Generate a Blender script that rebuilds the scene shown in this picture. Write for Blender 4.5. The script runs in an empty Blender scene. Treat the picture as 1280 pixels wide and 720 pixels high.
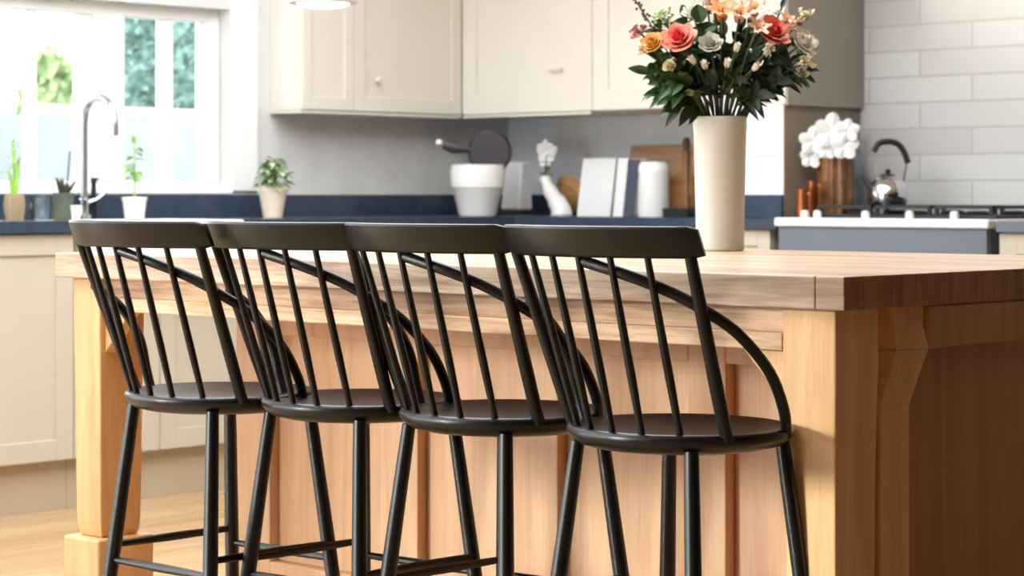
import bpy, bmesh, math, random
from math import sin, cos, pi, sqrt, radians
from mathutils import Vector, Matrix, noise
random.seed(7)
C = bpy.context.scene.collection

# ------------------------------------------------------------------ camera frame (room axes: X right along back wall, Y into the room)
CAMZ = 1.069; F = 2794.0; HOR = 243.0
RX, RY, FX, FY = 0.7286, 0.685, -0.685, 0.7286
def onY(px, Y):
    u = (px-640)/F
    return Y*(RX*u+FX)/(RY*u+FY)
def onX(px, X):
    u = (px-640)/F
    return X*(RY*u+FY)/(RX*u+FX)
def dep(X, Y): return FX*X+FY*Y
def zat(py, X, Y): return CAMZ-(py-HOR)/F*dep(X, Y)
def at(px, d):
    l = (px-640)/F*d
    return RX*l+FX*d, RY*l+FY*d

# ------------------------------------------------------------------ materials
def lin(c):
    out = []
    for v in c:
        v /= 255.0
        out.append(v/12.92 if v <= .04045 else ((v+.055)/1.055)**2.4)
    return tuple(out)+(1,)
def new_mat(name):
    m = bpy.data.materials.new(name); m.use_nodes = True
    nt = m.node_tree
    return m, nt, nt.nodes['Principled BSDF']
def plain(name, rgb, rough=.5, metal=0, var=.06, scale=6, bump=0, coat=0, spec=.5, trans=0, sss=0):
    m, nt, b = new_mat(name)
    b.inputs['Roughness'].default_value = rough
    b.inputs['Metallic'].default_value = metal
    b.inputs['Specular IOR Level'].default_value = spec
    b.inputs['Coat Weight'].default_value = coat
    b.inputs['Coat Roughness'].default_value = .22
    b.inputs['Transmission Weight'].default_value = trans
    if sss:
        b.inputs['Subsurface Weight'].default_value = sss
        b.inputs['Subsurface Radius'].default_value = (.01, .008, .006)
    tc = nt.nodes.new('ShaderNodeTexCoord'); n = nt.nodes.new('ShaderNodeTexNoise')
    n.inputs['Scale'].default_value = scale; n.inputs['Detail'].default_value = 3
    nt.links.new(tc.outputs['Object'], n.inputs['Vector'])
    r = nt.nodes.new('ShaderNodeValToRGB')
    c = lin(rgb)
    r.color_ramp.elements[0].position = .3; r.color_ramp.elements[1].position = .7
    r.color_ramp.elements[0].color = tuple(max(0, v*(1-var)) for v in c[:3])+(1,)
    r.color_ramp.elements[1].color = tuple(min(1, v*(1+var)) for v in c[:3])+(1,)
    nt.links.new(n.outputs['Fac'], r.inputs['Fac']); nt.links.new(r.outputs['Color'], b.inputs['Base Color'])
    if bump:
        bp = nt.nodes.new('ShaderNodeBump'); bp.inputs['Strength'].default_value = bump; bp.inputs['Distance'].default_value = .01
        nt.links.new(n.outputs['Fac'], bp.inputs['Height']); nt.links.new(bp.outputs['Normal'], b.inputs['Normal'])
    return m
def wood(name, light, dark, axis, rough=.45, coat=0, fine=90, contrast=1.0, planks=None):
    m, nt, b = new_mat(name)
    L = nt.links
    tc = nt.nodes.new('ShaderNodeTexCoord'); mp = nt.nodes.new('ShaderNodeMapping')
    s = [14, 14, 14]; s['XYZ'.index(axis)] = 1.1
    mp.inputs['Scale'].default_value = s
    L.new(tc.outputs['Object'], mp.inputs['Vector'])
    n1 = nt.nodes.new('ShaderNodeTexNoise'); n1.inputs['Scale'].default_value = 1.3; n1.inputs['Detail'].default_value = 6; n1.inputs['Distortion'].default_value = 1.1
    L.new(mp.outputs['Vector'], n1.inputs['Vector'])
    mp2 = nt.nodes.new('ShaderNodeMapping'); s2 = [fine]*3; s2['XYZ'.index(axis)] = 5
    mp2.inputs['Scale'].default_value = s2; L.new(tc.outputs['Object'], mp2.inputs['Vector'])
    n2 = nt.nodes.new('ShaderNodeTexNoise'); n2.inputs['Scale'].default_value = 2; n2.inputs['Detail'].default_value = 4
    L.new(mp2.outputs['Vector'], n2.inputs['Vector'])
    mx = nt.nodes.new('ShaderNodeMix'); mx.data_type = 'FLOAT'; mx.inputs[0].default_value = .35
    L.new(n1.outputs['Fac'], mx.inputs[2]); L.new(n2.outputs['Fac'], mx.inputs[3])
    r = nt.nodes.new('ShaderNodeValToRGB')
    r.color_ramp.elements[0].position = .5-.2/contrast; r.color_ramp.elements[0].color = lin(dark)
    r.color_ramp.elements[1].position = .5+.14/contrast; r.color_ramp.elements[1].color = lin(light)
    L.new(mx.outputs[0], r.inputs['Fac'])
    col = r.outputs['Color']
    if planks:
        ax, w, ln, gap = planks           # boards: across axis, width, length, seam strength
        sep = nt.nodes.new('ShaderNodeSeparateXYZ'); L.new(tc.outputs['Object'], sep.inputs['Vector'])
        cb = nt.nodes.new('ShaderNodeCombineXYZ')
        L.new(sep.outputs[axis], cb.inputs['X']); L.new(sep.outputs[ax], cb.inputs['Y'])
        br = nt.nodes.new('ShaderNodeTexBrick'); br.offset = .37
        br.inputs['Color1'].default_value = (1, 1, 1, 1); br.inputs['Color2'].default_value = (.84, .82, .8, 1)
        br.inputs['Mortar'].default_value = (gap, gap, gap, 1); br.inputs['Scale'].default_value = 1
        br.inputs['Mortar Size'].default_value = .0015; br.inputs['Brick Width'].default_value = ln; br.inputs['Row Height'].default_value = w
        L.new(cb.outputs['Vector'], br.inputs['Vector'])
        mm = nt.nodes.new('ShaderNodeMix'); mm.data_type = 'RGBA'; mm.blend_type = 'MULTIPLY'; mm.inputs[0].default_value = 1
        L.new(col, mm.inputs[6]); L.new(br.outputs['Color'], mm.inputs[7]); col = mm.outputs[2]
    L.new(col, b.inputs['Base Color'])
    b.inputs['Roughness'].default_value = rough; b.inputs['Coat Weight'].default_value = coat; b.inputs['Coat Roughness'].default_value = .2
    bp = nt.nodes.new('ShaderNodeBump'); bp.inputs['Strength'].default_value = .12; bp.inputs['Distance'].default_value = .004
    L.new(mx.outputs[0], bp.inputs['Height']); L.new(bp.outputs['Normal'], b.inputs['Normal'])
    return m
def tile_mat():
    m, nt, b = new_mat('glazed_white_tile'); L = nt.links
    tc = nt.nodes.new('ShaderNodeTexCoord'); sep = nt.nodes.new('ShaderNodeSeparateXYZ'); cb = nt.nodes.new('ShaderNodeCombineXYZ')
    L.new(tc.outputs['Object'], sep.inputs['Vector'])
    ad = nt.nodes.new('ShaderNodeMath'); ad.operation = 'ADD'; ad.inputs[1].default_value = .112
    az = nt.nodes.new('ShaderNodeMath'); az.operation = 'ADD'; az.inputs[1].default_value = -.027
    L.new(sep.outputs['X'], ad.inputs[0]); L.new(sep.outputs['Z'], az.inputs[0])
    L.new(ad.outputs[0], cb.inputs['X']); L.new(az.outputs[0], cb.inputs['Y'])
    br = nt.nodes.new('ShaderNodeTexBrick'); br.offset = .5
    br.inputs['Color1'].default_value = lin((212, 211, 209)); br.inputs['Color2'].default_value = lin((198, 196, 193))
    br.inputs['Mortar'].default_value = lin((186, 183, 178)); br.inputs['Scale'].default_value = 1
    br.inputs['Mortar Size'].default_value = .004; br.inputs['Mortar Smooth'].default_value = .2
    br.inputs['Brick Width'].default_value = .46; br.inputs['Row Height'].default_value = .0995
    L.new(cb.outputs['Vector'], br.inputs['Vector']); L.new(br.outputs['Color'], b.inputs['Base Color'])
    n = nt.nodes.new('ShaderNodeTexNoise'); n.inputs['Scale'].default_value = 5; L.new(tc.outputs['Object'], n.inputs['Vector'])
    sb = nt.nodes.new('ShaderNodeMath'); sb.operation = 'SUBTRACT'; L.new(n.outputs['Fac'], sb.inputs[0]); L.new(br.outputs['Fac'], sb.inputs[1])
    bp = nt.nodes.new('ShaderNodeBump'); bp.inputs['Strength'].default_value = .3; bp.inputs['Distance'].default_value = .004
    L.new(sb.outputs[0], bp.inputs['Height']); L.new(bp.outputs['Normal'], b.inputs['Normal'])
    b.inputs['Roughness'].default_value = .18
    return m
def glass_mat():
    m, nt, b = new_mat('window_glass')
    nt.nodes.remove(b)
    out = nt.nodes['Material Output']
    t = nt.nodes.new('ShaderNodeBsdfTransparent'); t.inputs['Color'].default_value = (.97, .99, .98, 1)
    g = nt.nodes.new('ShaderNodeBsdfGlossy'); g.inputs['Roughness'].default_value = .02
    mx = nt.nodes.new('ShaderNodeMixShader'); fr = nt.nodes.new('ShaderNodeFresnel'); fr.inputs['IOR'].default_value = 1.3
    nt.links.new(fr.outputs[0], mx.inputs[0]); nt.links.new(t.outputs[0], mx.inputs[1]); nt.links.new(g.outputs[0], mx.inputs[2])
    nt.links.new(mx.outputs[0], out.inputs['Surface'])
    return m
def emit_mat(name, rgb, s):
    m, nt, b = new_mat(name)
    b.inputs['Base Color'].default_value = lin(rgb); b.inputs['Emission Color'].default_value = lin(rgb); b.inputs['Emission Strength'].default_value = s
    return m

OAKL = (226, 190, 150); OAKD = (196, 152, 110)
mt = dict(
    black=plain('black_lacquer', (9, 9, 10), .42, spec=.35, coat=.22, var=.15, scale=30, bump=.03),
    oak_top=wood('oak_along_x', (226, 196, 164), (166, 118, 84), 'X', .42, coat=.15, contrast=1.5, planks=('Y', .14, 1.9, .8)),
    shaded_end_grain=wood('oak_end_grain_shaded', (164, 114, 72), (120, 76, 42), 'Z', .6, contrast=1.2, planks=('Y', .14, 1.0, .7)),  # end grain stripes, with the shade of that end in the colour
    oak_x=wood('oak_rail_x', (230, 192, 154), (172, 124, 86), 'X', .5, contrast=1.5),
    oak_leg=wood('oak_leg_z', (236, 192, 136), (206, 154, 98), 'Z', .5, contrast=.8),
    oak_panel=wood('oak_panel_z', (224, 184, 146), (198, 152, 114), 'Z', .5, contrast=.8),
    oak_end_shaded=wood('oak_end_shaded_y', (178, 124, 68), (142, 90, 42), 'Z', .5, contrast=.8),  # island oak darkened to carry the shade on its right end
    floor=wood('floor_boards', (196, 164, 122), (170, 132, 88), 'Y', .22, coat=.3, contrast=.8, planks=('X', .16, 1.8, .62)),
    wall_white=plain('painted_white_wall', (236, 239, 243), .8),
    wall_grey=plain('painted_grey_wall', (212, 210, 206), .8),
    wall_dark=plain('unseen_dark_wall', (44, 39, 34), .8),  # near-black so the unseen walls bounce little light
    pier_shaded=plain('shaded_taupe_wall', (150, 136, 122), .8),  # brownish wall tone with this side's shade mixed in
    ceiling=plain('ceiling_white', (238, 237, 233), .9),
    cab_white=plain('cabinet_cream_white', (218, 212, 202), .45, var=.02),
    cab_cream=plain('cabinet_cream', (190, 181, 164), .45, var=.02),
    cab_end_shaded=plain('cabinet_end_shaded_taupe', (160, 152, 143), .5, var=.02),  # end of a white cabinet, its shade put into the colour
    plinth=plain('plinth_cream', (180, 166, 144), .5, var=.02),
    navy=plain('navy_stone', (48, 62, 80), .16, var=.15, scale=25, coat=.2),
    frame=plain('window_frame_white', (240, 240, 238), .4, var=.01),
    steel=plain('brushed_steel', (190, 192, 194), .28, 1, var=.05, scale=40),
    chrome=plain('chrome', (205, 206, 208), .12, 1, var=.02),
    range_blue=plain('range_slate_enamel', (104, 112, 124), .3, var=.05),
    enamel=plain('white_enamel', (238, 238, 236), .25, var=.02),
    blackm=plain('matt_black_iron', (26, 25, 26), .5, var=.2),
    dark=plain('charcoal_grey', (58, 56, 58), .4, var=.15),
    porcelain=plain('white_porcelain', (236, 234, 229), .22, var=.02),
    stoneware=plain('cream_stoneware', (202, 198, 190), .38, var=.03, scale=12, bump=.02),
    terracotta=plain('pale_clay', (226, 208, 186), .7, var=.05, scale=20),
    paper=plain('white_paper', (238, 237, 236), .8, var=.02),
    bluegrey=plain('book_cover_slate', (74, 78, 92), .6),
    board=wood('board_wood', (206, 168, 130), (174, 130, 94), 'X', .55),
    bowlwood=wood('bowl_wood', (196, 146, 92), (150, 100, 56), 'X', .45),
    amber=plain('amber_brown', (128, 88, 54), .3, var=.35, scale=30),
    copper=plain('copper_metal', (196, 120, 78), .3, 1, var=.1),
    olivepot=plain('dark_olive_pot', (78, 84, 70), .6, var=.2),
    bottle=plain('dark_bottle_glass', (32, 38, 44), .12, var=.1),
    jar=plain('clear_jar_glass', (206, 220, 228), .08, var=.02, trans=.85),
    brownglass=plain('tan_glass', (186, 160, 124), .2, var=.15, trans=.3),
    leaf=plain('leaf_dark_green', (50, 80, 36), .5, var=.35, scale=30),
    leaf_deep=plain('leaf_deep_green', (36, 54, 30), .5, var=.35, scale=30),
    leaf_lime=plain('leaf_lime_green', (150, 196, 84), .5, var=.2, scale=20, sss=.2),
    leaf_mid=plain('leaf_mid_green', (118, 152, 92), .5, var=.25, scale=30),
    leaf_sage=plain('leaf_sage', (190, 206, 160), .6, var=.12, scale=30),
    stem=plain('stem_green', (66, 84, 44), .6, var=.2),
    twig=plain('twig_brown', (84, 62, 52), .7, var=.25),
    coral=plain('petal_coral_pink', (240, 100, 106), .6, var=.14, scale=18, sss=.15),
    coral2=plain('petal_coral_orange', (244, 142, 116), .6, var=.14, scale=18, sss=.15),
    amberp=plain('petal_amber', (238, 184, 108), .6, var=.1, scale=18, sss=.15),
    orange=plain('petal_orange', (240, 164, 116), .6, var=.16, scale=22, sss=.15),
    peach=plain('petal_peach', (246, 196, 168), .6, var=.12, scale=22, sss=.15),
    cream=plain('petal_cream', (240, 230, 196), .6, var=.05, scale=22, sss=.15),
    ivory=plain('petal_ivory', (240, 232, 216), .6, var=.05, scale=22, sss=.15),
    greyw=plain('petal_grey_white', (212, 206, 188), .7, var=.1, scale=30, sss=.1),
    mauve=plain('petal_mauve_pink', (206, 132, 130), .6, var=.15, scale=30),
    glass=glass_mat(),
    lampglow=emit_mat('lamp_diffuser', (255, 250, 238), 1.1),
    lampgrey=plain('lamp_shade_grey', (176, 178, 180), .35, var=.03),
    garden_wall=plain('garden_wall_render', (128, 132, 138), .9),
    lawn=plain('pale_paving', (150, 150, 146), .9),
    tree_teal=plain('hedge_leaf_teal', (112, 142, 134), .8, var=.12, scale=2),
    tree_green=plain('tree_leaf_green', (140, 160, 112), .8, var=.12, scale=2),
    bark=plain('bark', (120, 104, 88), .9),
)
mt['tile'] = tile_mat()

# ------------------------------------------------------------------ mesh builder
class MB:
    def __init__(s): s.v = []; s.f = []
    def add(s, vs, fs):
        o = len(s.v); s.v += [tuple(v) for v in vs]; s.f += [tuple(i+o for i in f) for f in fs]; return s
    def box(s, x0, x1, y0, y1, z0, z1):
        x0, x1 = sorted((x0, x1)); y0, y1 = sorted((y0, y1)); z0, z1 = sorted((z0, z1))
        return s.add([(x0,y0,z0),(x1,y0,z0),(x1,y1,z0),(x0,y1,z0),(x0,y0,z1),(x1,y0,z1),(x1,y1,z1),(x0,y1,z1)],
                     [(3,2,1,0),(4,5,6,7),(0,1,5,4),(1,2,6,5),(2,3,7,6),(3,0,4,7)])
    def prism(s, bot, top):            # two matching polygons, counter-clockwise from outside-top
        n = len(bot)
        return s.add(list(bot)+list(top), [tuple(range(n-1, -1, -1)), tuple(range(n, 2*n))]+[(i, (i+1) % n, n+(i+1) % n, n+i) for i in range(n)])
    def tube(s, pts, rad, n=10, cap=True, flat=None):
        pts = [Vector(p) for p in pts]; k = len(pts)
        if not hasattr(rad, '__len__'): rad = [rad]*k
        t = [(pts[min(i+1, k-1)]-pts[max(i-1, 0)]).normalized() for i in range(k)]
        u = t[0].orthogonal().normalized(); vs = []
        for i in range(k):
            u = (u-t[i]*u.dot(t[i])).normalized(); w = t[i].cross(u)
            for j in range(n):
                a = 2*pi*j/n; vs.append(pts[i]+(u*cos(a)+w*sin(a))*rad[i])
        fs = [(i*n+j, i*n+(j+1) % n, (i+1)*n+(j+1) % n, (i+1)*n+j) for i in range(k-1) for j in range(n)]
        if cap: fs += [tuple(range(n-1, -1, -1)), tuple((k-1)*n+j for j in range(n))]
        return s.add(vs, fs)
    def lathe(s, prof, n=32, c=(0,0,0), M=None, sx=1, sy=1):
        vs = []
        for r, z in prof:
            for j in range(n):
                a = 2*pi*j/n; p = Vector((r*cos(a)*sx, r*sin(a)*sy, z))
                if M: p = M @ p
                vs.append(p+Vector(c))
        k = len(prof)
        fs = [(i*n+j, i*n+(j+1) % n, (i+1)*n+(j+1) % n, (i+1)*n+j) for i in range(k-1) for j in range(n)]
        fs += [tuple(range(n-1, -1, -1)), tuple((k-1)*n+j for j in range(n))]
        return s.add(vs, fs)
    def build(s, name, mat, parent=None, smooth=False, bevel=0, origin=None, seg=2, ang=35):
        me = bpy.data.meshes.new(name)
        if parent is not None: o0 = Vector(parent.get('_o', (0,0,0)))
        elif origin is not None: o0 = Vector(origin)
        else:
            xs = [v[0] for v in s.v]; ys = [v[1] for v in s.v]; zs = [v[2] for v in s.v]
            o0 = Vector(((min(xs)+max(xs))/2, (min(ys)+max(ys))/2, min(zs)))
        me.from_pydata([tuple(Vector(v)-o0) for v in s.v], [], s.f); me.update()
        if smooth:
            me.shade_smooth()
            me.set_sharp_from_angle(angle=radians(ang))
        me.materials.append(mt[mat] if isinstance(mat, str) else mat)
        o = bpy.data.objects.new(name, me); C.objects.link(o)
        if parent is not None: o.parent = parent
        else: o.location = o0
        o['_o'] = tuple(o0)
        if bevel:
            b = o.modifiers.new('bevel', 'BEVEL'); b.width = bevel; b.segments = seg; b.limit_method = 'ANGLE'
        return o
def tag(o, label, cat, group=None, kind=None):
    o['label'] = label; o['category'] = cat
    if group: o['group'] = group
    if kind: o['kind'] = kind
    return o
def thing(name, loc, label, cat, group=None):
    o = bpy.data.objects.new(name, None); C.objects.link(o); o.location = loc; o['_o'] = tuple(loc); o.empty_display_size = .05
    return tag(o, label, cat, group)
def struct(o): o['kind'] = 'structure'; return o
def bez(pts, n=8):
    """Catmull-Rom through pts"""
    P = [Vector(p) for p in pts]; P = [P[0]*2-P[1]]+P+[P[-1]*2-P[-2]]; out = []
    for i in range(1, len(P)-2):
        for k in range(n):
            t = k/n; a, b, c, d = P[i-1:i+3]
            out.append(.5*((2*b)+(c-a)*t+(2*a-5*b+4*c-d)*t*t+(3*b-a-3*c+d)*t**3))
    out.append(P[-2]); return out

# ------------------------------------------------------------------ room shell
XA, YB = -6.87, 7.286; ZC = 2.55; XR = .75; YN = -2.2
struct(MB().box(XA-.25, XR+.2, YN, YB+.2, -.1, 0).build('floor', 'floor', origin=(0,0,0)))
SKX0, SKX1, SKY0, SKY1 = -6.3, -3.2, 1.3, 5.7      # ceiling opening added out of view to let sky light down
struct(MB().box(XA-.25, SKX0, YN, YB+.2, ZC, ZC+.1).box(SKX1, XR+.2, YN, YB+.2, ZC, ZC+.1).box(SKX0, SKX1, YN, SKY0, ZC, ZC+.1).box(SKX0, SKX1, SKY1, YB+.2, ZC, ZC+.1).build('ceiling', 'ceiling'))
NX0, NX1 = -6.75, -4.0
struct(MB().box(NX1, XR+.2, YN-.15, YN, 0, ZC).box(XA-.2, NX0, YN-.15, YN, 0, ZC).box(NX0, NX1, YN-.15, YN, 2.4, ZC).build('wall_near', 'wall_dark'))  # unseen wall, dark to cut the light reaching the island's right end
dr = struct(bpy.data.objects.new('added_door', None)); C.objects.link(dr); dr.location = ((NX0+NX1)/2, YN-.08, 0); dr['_o'] = tuple(dr.location)  # glazed door added out of view so sun reaches the island front
MB().box(NX0, NX0+.05, YN-.11, YN-.05, 0, 2.4).box(NX1-.05, NX1, YN-.11, YN-.05, 0, 2.4).box(NX0+.05, NX1-.05, YN-.11, YN-.05, 2.35, 2.4).box(NX0+.05, NX1-.05, YN-.11, YN-.05, 0, .06).build('added_door_frame', 'frame', dr)
MB().box(NX0+.05, NX1-.05, YN-.083, YN-.077, .06, 2.35).build('pane', 'glass', dr)
# window wall (X = XA): openings for the sink window and for an unseen one added nearer the camera to light the room
W0, W1, WZ0, WZ1 = 3.25, onX(288, XA), 1.07, 1.80
D0, D1, DZ1 = -2.0, 2.3, 2.42
m = MB()
m.box(XA-.2, XA, YN, D0, 0, ZC).box(XA-.2, XA, D0, D1, DZ1, ZC).box(XA-.2, XA, D1, W0, 0, ZC)
m.box(XA-.2, XA, W0, W1, 0, WZ0).box(XA-.2, XA, W0, W1, WZ1, ZC).box(XA-.2, XA, W1, YB+.2, 0, ZC)
struct(m.build('wall_left', 'wall_grey', origin=(XA, 0, 0)))
XP = -4.984
struct(MB().box(XA, XP, YB, YB+.2, 0, ZC).build('wall_back', 'wall_white'))
struct(MB().box(XP, XR, YB, YB+.2, 0, ZC).build('wall_tiled', 'tile', origin=(0, YB, 0)))
struct(MB().box(XR, XR+.2, YN, YB+.2, 0, ZC).build('wall_right', 'wall_dark'))  # unseen wall, set close and dark to keep the island end dim
YPIER = 6.786; ZU = 1.405
PX0 = onY(876, YPIER)
struct(MB().box(PX0, XP-.004, YPIER, YB, 0, ZU).build('wall_pier', 'wall_white'))
struct(MB().box(XP-.004, XP, YPIER+.002, YB, 0, ZU).build('pier_side_sheet', 'pier_shaded'))  # thin sheet giving the pier side its shaded brown

# windows
def window(name, y0, y1, z0, z1, vs, hs, x=XA-.1, w=.05, post=()):
    root = struct(bpy.data.objects.new(name, None)); C.objects.link(root); root.location = (x, (y0+y1)/2, z0); root['_o'] = tuple(root.location)
    m = MB(); g = .03
    m.box(x-g, x+g, y0, y0+w, z0, z1).box(x-g, x+g, y1-w, y1, z0, z1).box(x-g, x+g, y0+w, y1-w, z0, z0+w).box(x-g, x+g, y0+w, y1-w, z1-w, z1)
    m.build('window_frame', 'frame', root, bevel=.004)
    for a, b in post: MB().box(x-.04, x+.04, a, b, z0+w, z1-w).build('mullion', 'frame', root, bevel=.004)
    mm = MB()
    for a, b in vs: mm.box(x-.02, x+.02, a, b, z0+w, z1-w)
    for y_0, y_1, a, b in hs: mm.box(x-.018, x+.018, y_0, y_1, a, b)
    if vs or hs: mm.build('muntin', 'frame', root)
    MB().box(x-.004, x+.004, y0+w, y1-w, z0+w, z1-w).build('pane', 'glass', root)
    return root
xw = XA-.1
yy = lambda p: onX(p, xw)
zz = lambda p, py: zat(py, xw, onX(p, xw))
zb0, zb1 = zz(150, 146), zz(150, 133)
window('window_1', W0, W1, WZ0, WZ1,
       [(yy(32), yy(42)), (yy(95), yy(110)), (yy(199), yy(212))],
       [(yy(42), yy(95), zb0, zb1), (yy(150), yy(262), zb0, zb1)],
       post=[(yy(112), yy(148)), (yy(252), yy(266))])
window('added_window', D0, D1, 0.02, DZ1, [], [], post=[(-.58, -.53), (.88, .93)], w=.05)  # added window, out of view, brings daylight from the near left
# window sill board (continues over the upstand)
struct(MB().box(XA-.07, XA+.015, W0+.001, W1-.001, WZ0, WZ0+.012).build('trim_2', 'frame', bevel=.003))
# window surround between window and wall cabinet
struct(MB().box(XA, XA+.014, W1-.0, onX(320, XA), WZ0+.012, 2.2).build('trim_3', 'frame', bevel=.003))

# ------------------------------------------------------------------ outside the window
struct(MB().box(-30, XA-.25, -12, 30, -.12, -.02).build('ground', 'lawn'))
gw = at(150, 11.5)
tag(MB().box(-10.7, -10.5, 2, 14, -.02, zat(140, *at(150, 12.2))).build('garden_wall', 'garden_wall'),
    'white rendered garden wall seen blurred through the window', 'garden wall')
def leafball(mb, c, r, n, size, sq=(1,1,1)):
    for _ in range(n):
        d = Vector((random.gauss(0,1), random.gauss(0,1), random.gauss(0,1))).normalized()*(random.random()**.4)
        p = Vector(c)+Vector((d.x*r*sq[0], d.y*r*sq[1], d.z*r*sq[2]))
        a = Vector((random.gauss(0,1), random.gauss(0,1), random.gauss(0,1))).normalized()*size
        b = a.orthogonal().normalized()*size*.5
        k = len(mb.v); mb.v += [tuple(p-a), tuple(p+b), tuple(p+a), tuple(p-b)]; mb.f.append((k, k+1, k+2, k+3))
def tree(px, d, zc, r, mat, label, sq=(1,1,1), n=5000, size=.075):
    x, y = at(px, d)
    t = thing('garden_tree', (x, y, 0), label, 'tree', 'garden trees beyond the window')
    m = MB(); leafball(m, (x, y, zc), r, n, size, sq); m.build('foliage', mat, t)
    MB().tube([(x, y, -.02), (x+.05, y, zc*.5), (x, y, zc)], [.14, .1, .05]).build('trunk', 'bark', t, True)
tree(62, 17, 1.55, .62, 'tree_green', 'pale green tree behind the garden wall, seen through the left window light', (.4, .4, 1.0), 3200)
tree(176, 17, 1.8, 1.0, 'tree_teal', 'tall blue-green conifer behind the garden wall, left of the window glazing bar', (.15, .2, 1.2), 5500)
tree(232, 17, 1.8, 1.0, 'tree_teal', 'blue-green conifer behind the garden wall, right of the window glazing bar', (.15, .2, 1.2), 5500)

# ------------------------------------------------------------------ island
TZ = .930; TT = .058
IX0, IX1, IY0, IY1 = -4.437, -2.174, 3.131, 4.53
isl = thing('kitchen_island', ((IX0+IX1)/2, (IY0+IY1)/2, 0), 'long oak kitchen island with thick wooden top and square corner legs', 'kitchen island')
MB().box(IX0, IX1-.06, IY0, IY1, TZ-TT, TZ).build('tabletop', 'oak_top', isl, bevel=.003)
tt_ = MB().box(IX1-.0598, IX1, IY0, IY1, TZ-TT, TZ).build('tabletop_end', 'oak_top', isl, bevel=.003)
tt_.data.materials.append(mt['shaded_end_grain'])
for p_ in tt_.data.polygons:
    if p_.normal.x > .9: p_.material_index = 1      # end grain, darkened to carry the shade on this end face
ZB = TZ-TT
def leg_mesh(x0, x1, y0, y1):
    cx, cy, hx, hy = (x0+x1)/2, (y0+y1)/2, (x1-x0)/2, (y1-y0)/2
    m = MB()
    prof = [(.262,.80),(.275,.86),(.30,.90),(.40,.93),(.55,.94),(.68,.97),(.76,1.0),(ZB,1.0)]
    vs = []; fs = []
    for z, s in prof: vs += [(cx-hx*s,cy-hy*s,z),(cx+hx*s,cy-hy*s,z),(cx+hx*s,cy+hy*s,z),(cx-hx*s,cy+hy*s,z)]
    n = len(prof)
    for i in range(n-1):
        for j in range(4): fs.append((i*4+j, i*4+(j+1) % 4, (i+1)*4+(j+1) % 4, (i+1)*4+j))
    fs += [(3,2,1,0), tuple((n-1)*4+j for j in range(4))]
    m.add(vs, fs)
    return m
LX = [(-4.39, -4.285), (-2.317, -2.205)]; LY = [(3.15, 3.28), (4.38, 4.505)]
for i, (a, b) in enumerate(LX):
    for c, d in LY:
        lg = leg_mesh(a, b, c, d).build('leg', 'oak_leg', isl, bevel=.004)
        e = .016
        MB().box(a-e, b+e, c-e, d+e, 0, .262).build('foot_block', 'oak_leg', lg, bevel=.006)
# aprons between the legs
AZ = .797
MB().box(-4.285, -2.317, 3.172, 3.20, AZ, ZB).box(-4.285, -2.317, 3.150, 3.175, AZ, AZ+.032).build('apron', 'oak_x', isl, bevel=.003)
MB().box(-4.285, -2.317, 4.455, 4.48, AZ, ZB).build('apron', 'oak_x', isl, bevel=.003)
MB().box(-4.375, -4.35, 3.28, 4.38, AZ, ZB).build('apron', 'oak_leg', isl, bevel=.003)
# corner braces (triangular) between left leg and the front apron
for sx, xx in ((1, -4.285), (-1, -2.317)):
    p = [(xx, 3.165, AZ+.002), (xx+sx*.10, 3.165, AZ+.002), (xx, 3.165, AZ-.10)]
    if sx < 0: p = p[::-1]
    q = [(a, 3.195, c) for a, b, c in p]
    MB().prism(q, p).build('corner_brace', 'oak_leg', isl, bevel=.002)
# cupboard body with framed panels
YF = 3.50
bX0, bX1 = onY(295, YF), -2.256
MB().box(bX0+.01, bX1, YF+.036, 4.45, .0, ZB).build('cabinet_body', 'oak_panel', isl)
st = [(295, 337), (475, 522), (655, 697), (860, 907)]
stx = [(onY(a, YF), onY(b, YF)) for a, b in st]+[(-2.36, bX1)]
for a, b in stx: MB().box(a, b, YF, YF+.038, .10, ZB).build('stile', 'oak_panel', isl, bevel=.003)
for (a, b), (c, d) in zip(stx[:-1], stx[1:]):
    MB().box(b, c, YF, YF+.03, .735, ZB).build('rail', 'oak_panel', isl, bevel=.003)
    MB().box(b, c, YF, YF+.03, .10, .19).build('rail', 'oak_panel', isl, bevel=.003)
for (a, b), (c, d) in zip(stx[:-1], stx[1:]):
    pn = MB().box(b+.001, c-.001, YF+.028, YF+.036, .19, .735)
    pn.build('panel', 'oak_panel', isl, bevel=.002)

MB().box(bX0+.03, bX1, YF+.02, YF+.05, 0, .10).build('plinth', 'oak_panel', isl)
# right end: framed panel with cut corner
EX = -2.178; EI = -2.222; ES = -2.207   # frame face, panel face, leg side
YS0, YS1 = 3.288, 3.335
zt, zk, zc2 = ZB-.001, .765, .70
Yk0 = onX(1137, EX); Yb = onX(1155, EX); zfr = zat(437, EX, Yb)
# backing + top rail + far stile
MB().box(EI-.03, EI, 3.345, 4.38, .08, ZB-.001).build('end_panel', 'oak_end_shaded', isl)
MB().box(EI, EX, Yb+.015, 4.38, zfr, zt).box(EI, EX, 4.27, 4.38, .08, zfr).box(EI, EX, YS1, 4.27, .08, .18).build('end_frame', 'oak_end_shaded', isl, bevel=.004)
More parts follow.
